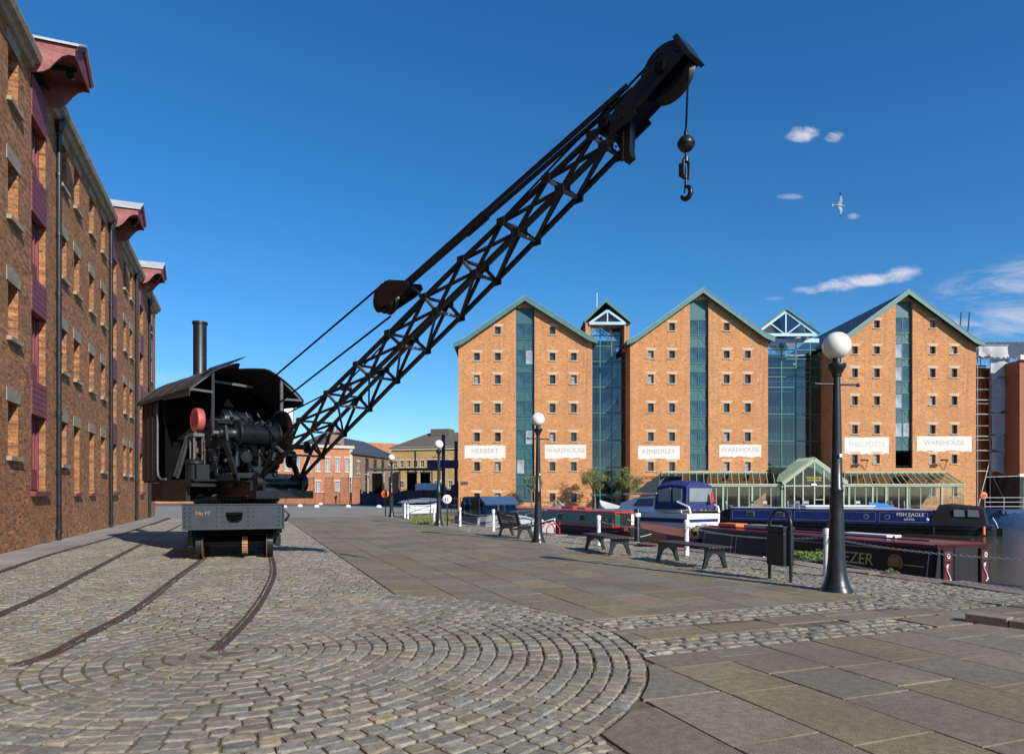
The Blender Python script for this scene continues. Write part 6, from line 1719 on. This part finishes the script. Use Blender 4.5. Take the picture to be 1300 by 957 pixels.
# red ladder hoops at the quay edge
g=G(699,679); t=thing('quay_ladder','short red safety ladder top at the quay edge right of the second lamp','ladder',g,DOCK)
for s in (-1,1):
    mb=MB(); mb.tube([(.25,s*.22,-.9),(.25,s*.22,.25),(.1,s*.22,.42),(-.1,s*.22,.42),(-.25,s*.22,.25),(-.25,s*.22,0)],.025,8); mb.tube([(.25,s*.22,.35),(.25,s*.22,.5)],.02,6); mb.build('hoop',M['boat_red'],t,smooth=40)
mb=MB()
for z in (-.7,-.4,-.1,.15): mb.tube([(.25,-.22,z),(.25,.22,z)],.018,6)
mb.build('rung',M['boat_red'],t)
# black timber mooring pile
g=G(809,690); t=thing('mooring_pile','slim dark mooring pile standing at the bow of the black narrowboat','mooring post',(g.x*1.08,g.y*1.08,-1))
mb=MB(); mb.lathe((0,0,0),[(.02,-1),(.11,-1),(.1,1.95),(.08,2.0),(.02,2.0)],12); mb.build('pile',M['boat_black'],t,smooth=40); 
mb=MB(); mb.lathe((0,0,1.75),[(.1,0),(.112,0),(.112,.12),(.1,.12)],12); mb.build('band',M['white'],t)

# ------------------------------------------------------------ plants and trees
def crown(mb,c,rx,ry,rz_,n,size,rnd,clumps=14):
    cl=[]
    for i in range(clumps):
        while 1:
            p=Vector((rnd.uniform(-1,1),rnd.uniform(-1,1),rnd.uniform(-1,1)))
            if .25<p.length<.9: break
        cl.append((Vector((p.x*rx,p.y*ry,p.z*rz_)),rnd.uniform(.2,.42)))
    for i in range(n):
        k,rr=rnd.choice(cl); d=Vector((rnd.gauss(0,1),rnd.gauss(0,1),rnd.gauss(0,1))).normalized()*rr*rnd.random()**.4
        p=Vector(c)+k+Vector((d.x*rx,d.y*ry,d.z*rz_))
        a=Vector((rnd.gauss(0,1),rnd.gauss(0,1),rnd.gauss(0,1))).normalized(); b=a.orthogonal().normalized(); s=size*rnd.uniform(.6,1.3)
        mb.add([p-a*s,p+b*s*.45,p+a*s,p-b*s*.45],[(0,1,2,3)])
def tree(label,loc,h,rx,rz_,trunk_h,seed,n=3000,mat='leaf',size=.07,clumps=22,name='small_tree',cat='tree'):
    rnd=random.Random(seed); t=thing(name,label,cat,loc)
    mb=MB(); top=Vector((rnd.uniform(-.15,.15),rnd.uniform(-.15,.15),trunk_h)); mb.tube([(0,0,-.05),top*.5+Vector((.05,0,0)),top],[.09,.07,.05],8)
    for k in range(7):
        a=rnd.uniform(0,6.28); e=top+Vector((math.cos(a)*rx*.7,math.sin(a)*rx*.7,rnd.uniform(.2,1.)*rz_*1.3)); mb.tube([top*rnd.uniform(.75,1),(top+e)/2+Vector((0,0,.15)),e],[.04,.03,.012],5)
    mb.build('trunk',M['trunk'],t,smooth=60)
    mb=MB(); crown(mb,(top.x,top.y,h-rz_),rx,rx,rz_,n,size,rnd,clumps); mb.build('crown',M[mat],t)
    return t
tree('small olive green tree left of the glass tower doors',((755.5-650)/867*60.6,60.6,0),EYE+(626-590)/14.3,1.35,1.25,1.9,1)
tree('small dark green tree right of the glass tower doors, nearest the KIMBERLEY sign',((797-650)/867*60.6,60.6,0),EYE+(626-594)/14.3,1.35,1.15,1.6,2)
tree('thin leafy sapling in front of the teal loading column of the HERBERT warehouse',((675-650)/867*61,61,0),EYE+(626-598)/14.2,.95,1.0,1.6,3,700,size=.09,clumps=9)
for (px,py,lab,s) in ((1024,712,'bright green weed clump growing at the quay edge by the EBENEZER lettering',4),(1131,729,'tiny weed tuft on the quay edge below the narrowboat window line',5)):
    g=G(px,py); t=thing('weed_clump',lab,'plant',g); rnd=random.Random(s); mb=MB(); r_=.32 if s==4 else .1
    crown(mb,(0,0,.14 if s==4 else .05),r_*1.3,r_,.17 if s==4 else .06,900 if s==4 else 160,.035,rnd,10); mb.build('leaves',M['leaf2'],t)
    mb=MB()
    for k in range(14 if s==4 else 5): a=rnd.uniform(0,6.3); mb.tube([(0,0,-.02),(r_*math.cos(a)*.8,r_*math.sin(a)*.8,rnd.uniform(.1,.25)*(1 if s==4 else .4))],.004,4)
    mb.build('stems',M['grass'],t)

# ------------------------------------------------------------ background to the north
def BX(px,d): return (px-650)/867*d
def BZ(py,d): return EYE+(626-py)/867*d
def block(name,label,px0,px1,d0,d1,pye0,pye1,mat,cat='building',rows=(),n=6,ww=1.0,hh=1.8,thick=14,frame='white',pane='glass',base=0):
    a=Vector((BX(px0,d0),d0,0)); b=Vector((BX(px1,d1),d1,0)); L=(b-a).length
    h0=BZ(pye0,d0); h1=BZ(pye1,d1); h=(h0+h1)/2
    t=thing(name,label,cat,a,math.atan2(b.y-a.y,b.x-a.x))
    ops=[]
    for z in rows:
        for i in range(n):
            x=L*(i+.5)/n; ops.append((x-ww/2,x+ww/2,z,z+hh,.2))
    mb=MB(); facade(mb,0,L,base,h,ops,.2); mb.quad((0,0,base),(0,thick,base),(0,thick,h),(0,0,h)); mb.quad((L,0,base),(L,thick,base),(L,thick,h),(L,0,h)); mb.quad((0,thick,base),(L,thick,base),(L,thick,h),(0,thick,h))
    mb.build('wall',M[mat],t)
    for o in ops:
        window(t,(o[0]+o[1])/2,o[2],ww,o[3]-o[2],.2,frame,pane,(2,2)); shared(t,'sill',('bs',ww),stone_box(ww+.3,.15,.12),'pale_stone',((o[0]+o[1])/2,-.003,o[2]-.15))
        shared(t,'lintel',('bl',ww),stone_box(ww+.3,.28,.03),'pale_stone',((o[0]+o[1])/2,-.003,o[3]))
    return t,L,h
def hip(t,L,h,th,rh,mat,inset=3,ov=.4):
    mb=MB(); mb.add([(-ov,-ov,h),(L+ov,-ov,h),(L+ov,th+ov,h),(-ov,th+ov,h),(inset,th/2,h+rh),(L-inset,th/2,h+rh)],[(0,1,5,4),(1,2,5),(2,3,4,5),(3,0,4)]); mb.box(-ov,L+ov,-ov,th+ov,h-.18,h-.004); return mb.build('roof',M[mat],t)
# orange terrace with white windows
t,L,h=block('brick_terrace','orange brick terrace with tall white windows behind the crane jib',130,447,99,118,562,567,'brick_b',rows=(1.2,5.2),n=22,ww=.8,hh=2.3,pane='glass_pale')
mb=MB(); mb.box(-.3,L+.3,-.35,14,h,h+.5); mb.box(L-.5,L+.05,-.12,-.01,0,h); mb.build('cornice',M['pale_stone'],t)
mb=MB(); mb.box(L-3,L-.5,3,4.5,h+.5,h+3.2); 
for k in range(4): mb.lathe((L-2.7+k*.6,3.7,h+3.2),[(.05,0),(.2,0),(.16,.6),(.05,.6)],8)
mb.build('chimney',M['brick_brown'],t)
t2_,L2,h2=block('brick_building','brick building with a whitewashed gable showing behind the crane cab',330,373,125,127,512,512,'brick_b',rows=(2,6.5,11),n=3,ww=1.4,hh=2.4)
mb=MB(); mb.box(L2-2.6,L2-.2,-.08,-.01,4.5,h2); mb.build('whitewashed_panel',M['white'],t2_)
mb=MB(); mb.prism([(-.3,h2),(L2+.3,h2),(L2/2,h2+4.2)],.0,.4); mb.build('gable',M['white'],t2_); hip(t2_,L2,h2,14,3.5,'slate')
t,L,h=block('brown_warehouse','brown brick warehouse with dark slate roof, behind the second row of pillars',449,508,118,140,574,584,'brick_brown',rows=(1.4,5.0),n=6,ww=1.2,hh=2.0,frame='white')
hip(t,L,h,14,3.6,'slate',2)
for i in (1,2,3): 
    x=L*(i+.5)/6; mb=MB(); mb.box(x-.7,x+.7,-.05,.1,.8,h-.6); mb.build('loading_column',M['black'],t)
t,L,h=block('brick_block','distant orange brick block with flat parapet above the dark slate roof',452,505,160,165,562,562,'brick_b',rows=(),n=1)
t,L,h=block('yellow_office','pale yellow brick office with rows of small windows left of the HERBERT warehouse',497,650,135,128,567,567,'brick_yellow',rows=(2.6,6.6),n=17,ww=.75,hh=1.3)
hip(t,L,h,14,3.4,'slate_brown',5); mb=MB(); mb.box(-.2,L+.2,-.3,0,h-.5,h+.1); mb.build('cornice',M['pale_stone'],t)
mb=MB(); mb.tube([(L*.21,-.1,0),(L*.21,-.1,h)],.12,6); mb.build('downpipe',M['black'],t)
mb=MB(); mb.box(L*.25,L*.25+4,5,8,h+2.2,h+4.0); mb.build('plant_room',M['slate_brown'],t)
# hill on the horizon
mb=MB(); nx=60; vs=[];fs=[]
for i in range(nx+1):
    px=440+i*7; d=900
    hgt=70*math.exp(-((px-640)/85)**2)+6*math.sin(i*.9)+14
    for j,(dd,f) in enumerate(((900,0),(980,.8),(1100,1),(1400,.3))): vs.append((BX(px,dd),dd,hgt*f))
for i in range(nx):
    for j in range(3): k=i*4+j; fs.append((k,k+4,k+5,k+1))
mb.add(vs,fs); struct(mb.build('hills',M['hill'],smooth=80))
# low brick wall with pillars
a=Vector((BX(330,97),97,0)); b=Vector((BX(460,97),97,0)); L=b.x-a.x
t=thing('brick_wall','low orange brick wall with tall square pillars behind the crane','wall',a)
mb=MB(); mb.box(0,L,0,.35,0,1.55); mb.build('wall',M['brick_low'],t); mb=MB(); mb.box(-.02,L+.02,-.05,.4,1.55,1.66); mb.build('coping',M['lintel'],t)
for px in (368,393,417,437,452):
    x=BX(px,97)-a.x; mb=MB(); mb.box(x-.55,x+.55,-.15,.6,0,3.7); mb.build('pillar',M['brick_low'],t); mb=MB(); mb.box(x-.62,x+.62,-.22,.67,3.7,3.9); mb.build('pillar_cap',M['lintel'],t)
mb=MB()
for i in range(int(L/.5)): mb.tube([(i*.5,.17,1.6),(i*.5,.17,2.9)],.02,4)
mb.build('iron_fence',M['black'],t)
t=thing('shadowed_wall','long dark navy hoarding in front of the yellow office','shadowed wall',(BX(458,88),88,0))
mb=MB(); L=BX(586,88)-BX(458,88); mb.box(0,L*.42,0,.15,0,1.5); mb.box(L*.42,L,-.02,.13,0,1.9); mb.build('panel',M['car_blue'],t)  # dark navy panels carry the shadow on this wall in their colour
for i in range(9): mb=MB(); mb.box(L*i/8-.08,L*i/8+.08,-.12,-.02,0,2.0); mb.build('post',M['black'],t)
t=thing('flat_canopy','long thin flat roofed shelter over parked cars','shelter',(BX(470,101),101,0)); L=BX(560,101)-BX(470,101)
mb=MB(); mb.box(0,L,-2,2,4.9,5.15); mb.build('roof',M['slate'],t)
for i in range(10): mb=MB(); mb.tube([(L*i/9,-1.6,0),(L*i/9,-1.6,4.9)],.09,6); mb.build('post',M['black'] if i%2 else M['galv'],t)
for i,px in enumerate((479,500,523,540)):
    t=thing('gate_pier',('first','second','third','last')[i]+' dark brick pier from the left behind the navy hoarding','pier',(BX(px,99),99,0)); mb=MB(); mb.box(-.65,.65,-.5,.5,0,4.4); mb.build('shaft',M['black_matt'] if i!=1 else M['brick_low'],t); mb=MB(); mb.box(-.75,.75,-.6,.6,4.4,4.6); mb.build('cap',M['lintel'],t)
# blue lifting bridge frame
t=thing('lifting_bridge_frame','tall dark blue steel bridge frame left of the HERBERT warehouse','bridge',(BX(563,72),72,0))
D_=72; w=BX(578,D_)-BX(562,D_)
for x,ht in ((0,BZ(552,D_)),(w,BZ(560,D_))): mb=MB(); mb.box(x-.17,x+.17,-.17,.17,0,ht); mb.build('tower_post',M['car_blue'] if 0 else M['navy'],t)
mb=MB(); mb.box(BX(543,D_)-BX(563,D_),w+1.5,-.5,-.32,BZ(594.5,D_),BZ(584,D_)); mb.build('cross_beam',M['navy'],t)
mb=MB(); mb.prism([(w*.2,0),(w+2.0,0),(w+2.0,BZ(604,D_)),(w*.6,BZ(616,D_))],.4,.7); mb.build('counterweight_panel',M['navy'],t)
# cars
def car(label,loc,rz,mat,van=False):
    t=thing('parked_van' if van else 'parked_car',label,'van' if van else 'car',loc,rz,'vehicles parked beyond the wall')
    if van: prof=[(-2.6,.35),(-2.6,2.2),(-2.5,2.4),(1.0,2.4),(1.5,2.2),(2.0,1.35),(2.7,1.1),(2.8,.6),(2.8,.35)]; W2=.95
    else: prof=[(-2.1,.3),(-2.15,.8),(-1.9,.95),(-1.5,1.35),(-.9,1.45),(.3,1.43),(1.0,.98),(1.9,.85),(2.15,.65),(2.15,.3)]; W2=.87
    mb=MB(); mb.prism(prof,-W2,W2); mb.build('body',mat,t,bevel=.06)
    for s in (-1,1):
        mb=MB()
        if van: mb.prism([(.9,1.4),(1.75,1.4),(1.4,2.05),(.9,2.05)],s*(W2+.005)-.01,s*(W2+.005)+.01)
        else: mb.prism([(-1.5,.97),(.75,.97),(.25,1.36),(-.9,1.38),(-1.3,1.3)],s*(W2+.005)-.01,s*(W2+.005)+.01)
        mb.build('side_window',M['glass'],t)
        for x in (-1.35,1.4):
            mb=MB(); mb.lathe((x,s*(W2-.08),.33),[(.02,-.11),(.33,-.11),(.33,.11),(.02,.11)],18,'y'); w=mb.build('wheel',M['tyre'],t,smooth=40); mb=MB(); mb.lathe((x,s*(W2+.02),.33),[(.02,-.02),(.2,-.02),(.18,.03),(.02,.02)],14,'y'); mb.build('hubcap',M['steel'],w,smooth=40)
    mb=MB()
    for s in (-1,1): mb.cbox((2.13 if not van else 2.79,s*.65,.68),(.06,.3,.14))
    mb.build('headlight',M['white'],t)
    return t
car('white van parked under the flat canopy near the blue bridge frame',(BX(551,96),96,.5),.15,M['car_white'],True)
car('white hatchback parked behind the dark hoarding beside the third pillar',(BX(466,103),103,.4),2.9,M['car_white'])
car('white car partly hidden between the brick pillars behind the crane jib foot',(BX(405,104),104,.3),3.1,M['car_white'])
car('black car between the brick pillars left of the small far street lamp',(BX(427,101.5),101.5,.3),.1,M['car_black'])
car('dark blue car behind the hoarding, right of the orange lifebuoy',(BX(515,104),104,.4),.2,M['car_blue'])
car('black car at the left end of the low brick wall beside the crane cab',(BX(380,101),101,.3),.0,M['car_black'])
# low white capped dots
for i,(px,py) in enumerate(((381,641),(402,641.5),(442,641.5),(481,642),(407,638.5),(361,642),(600,0))[:6]):
    d=1300/(py+2-626); t=thing('low_bollard',['white domed stud nearest the crane wheel side','second white domed stud from the crane','white domed stud below the farthest lamp','white domed stud left of the orange lifebuoy','smallest white domed stud, behind the row','white domed stud partly behind the crane deck'][i],'bollard',(BX(px,d),d,0),0,'white studs across the far pavement')
    mb=MB(); mb.lathe((0,0,0),[(.02,0),(.3,0),(.3,.08),(.22,.2),(.08,.27),(.01,.28)],12); mb.build('dome',M['white'],t,smooth=60)
# gull
gd=32.; t=thing('seagull','grey and white gull gliding above the rooftops on the right','bird',(BX(1065.5,gd),gd,BZ(261,gd)),0)
t.rotation_euler=(0,R(0),R(10))
mb=MB()
secs=[]
for (x,r_) in ((-.26,.01),(-.18,.035),(-.05,.06),(.08,.06),(.16,.04),(.2,.04),(.24,.025),(.29,.006)):
    secs.append([(x,r_*math.cos(a),r_*math.sin(a)*.9) for a in [k*PI/4 for k in range(8)]])
mb.loft(secs)
for s,zs in ((1,1),(-1,-1)):
    pts=[(.08,0,.0),(-.08,0,0),(-.03,.06*s,.22*zs),(.12,.06*s,.22*zs),(-.09,.0,.48*zs),(-.03,.0,.34*zs)]
    W_=[[(.09,0,.02*zs),(-.08,0,.02*zs)],[(.13,-.05,.2*zs),(-.02,-.05,.2*zs)],[(.09,-.08,.34*zs),(.0,-.08,.36*zs)],[(-.06,-.1,.55*zs),(-.07,-.1,.55*zs)]]
    vs=[]; 
    for q in W_: vs+= [q[0],q[1],(q[1][0],q[1][1]+.008,q[1][2]),(q[0][0],q[0][1]+.012,q[0][2])]
    fs=[]
    for i in range(3):
        for k in range(4): fs.append((i*4+k,i*4+(k+1)%4,i*4+4+(k+1)%4,i*4+4+k))
    fs.append((12,13,14,15)); mb.add(vs,fs)
mb.add([(-.22,0,0),(-.36,-.0,.07),(-.36,0,-.07)],[(0,1,2)])
M['gull']=paint('gull plumage',(.3,.3,.31),.8,.4,nscale=3)
bd=mb.build('body',M['gull'],t,smooth=60)
mb=MB()
for zs in (1,-1): mb.add([(.03,-.105,.46*zs),(-.04,-.105,.46*zs),(-.07,-.112,.58*zs)],[(0,1,2)])
mb.build('wing_tip',M['black_matt'],t)
# mooring ropes from boats to the quay
def mooring(a,b,sag,label):
    a=Vector(a);b=Vector(b); n=16; t=[a.lerp(b,i/n)-a-Vector((0,0,4*sag*(i/n)*(1-i/n))) for i in range(n+1)]
    mb=MB(); mb.tube(t,.012,6); o=mb.build('mooring_rope',M['white'],None,smooth=60); o.location=a; tag(o,label,'rope')
mooring(W(10.9,12.4,.06),W(14.1,10.4,-.5),.12,'pale mooring rope from the quay edge to the stern of the EBENEZER narrowboat')
mooring(W(10.5,20.2,.06),W(14.2,22.0,.0),.15,'pale mooring rope from the quay edge to the bow of the EBENEZER narrowboat')
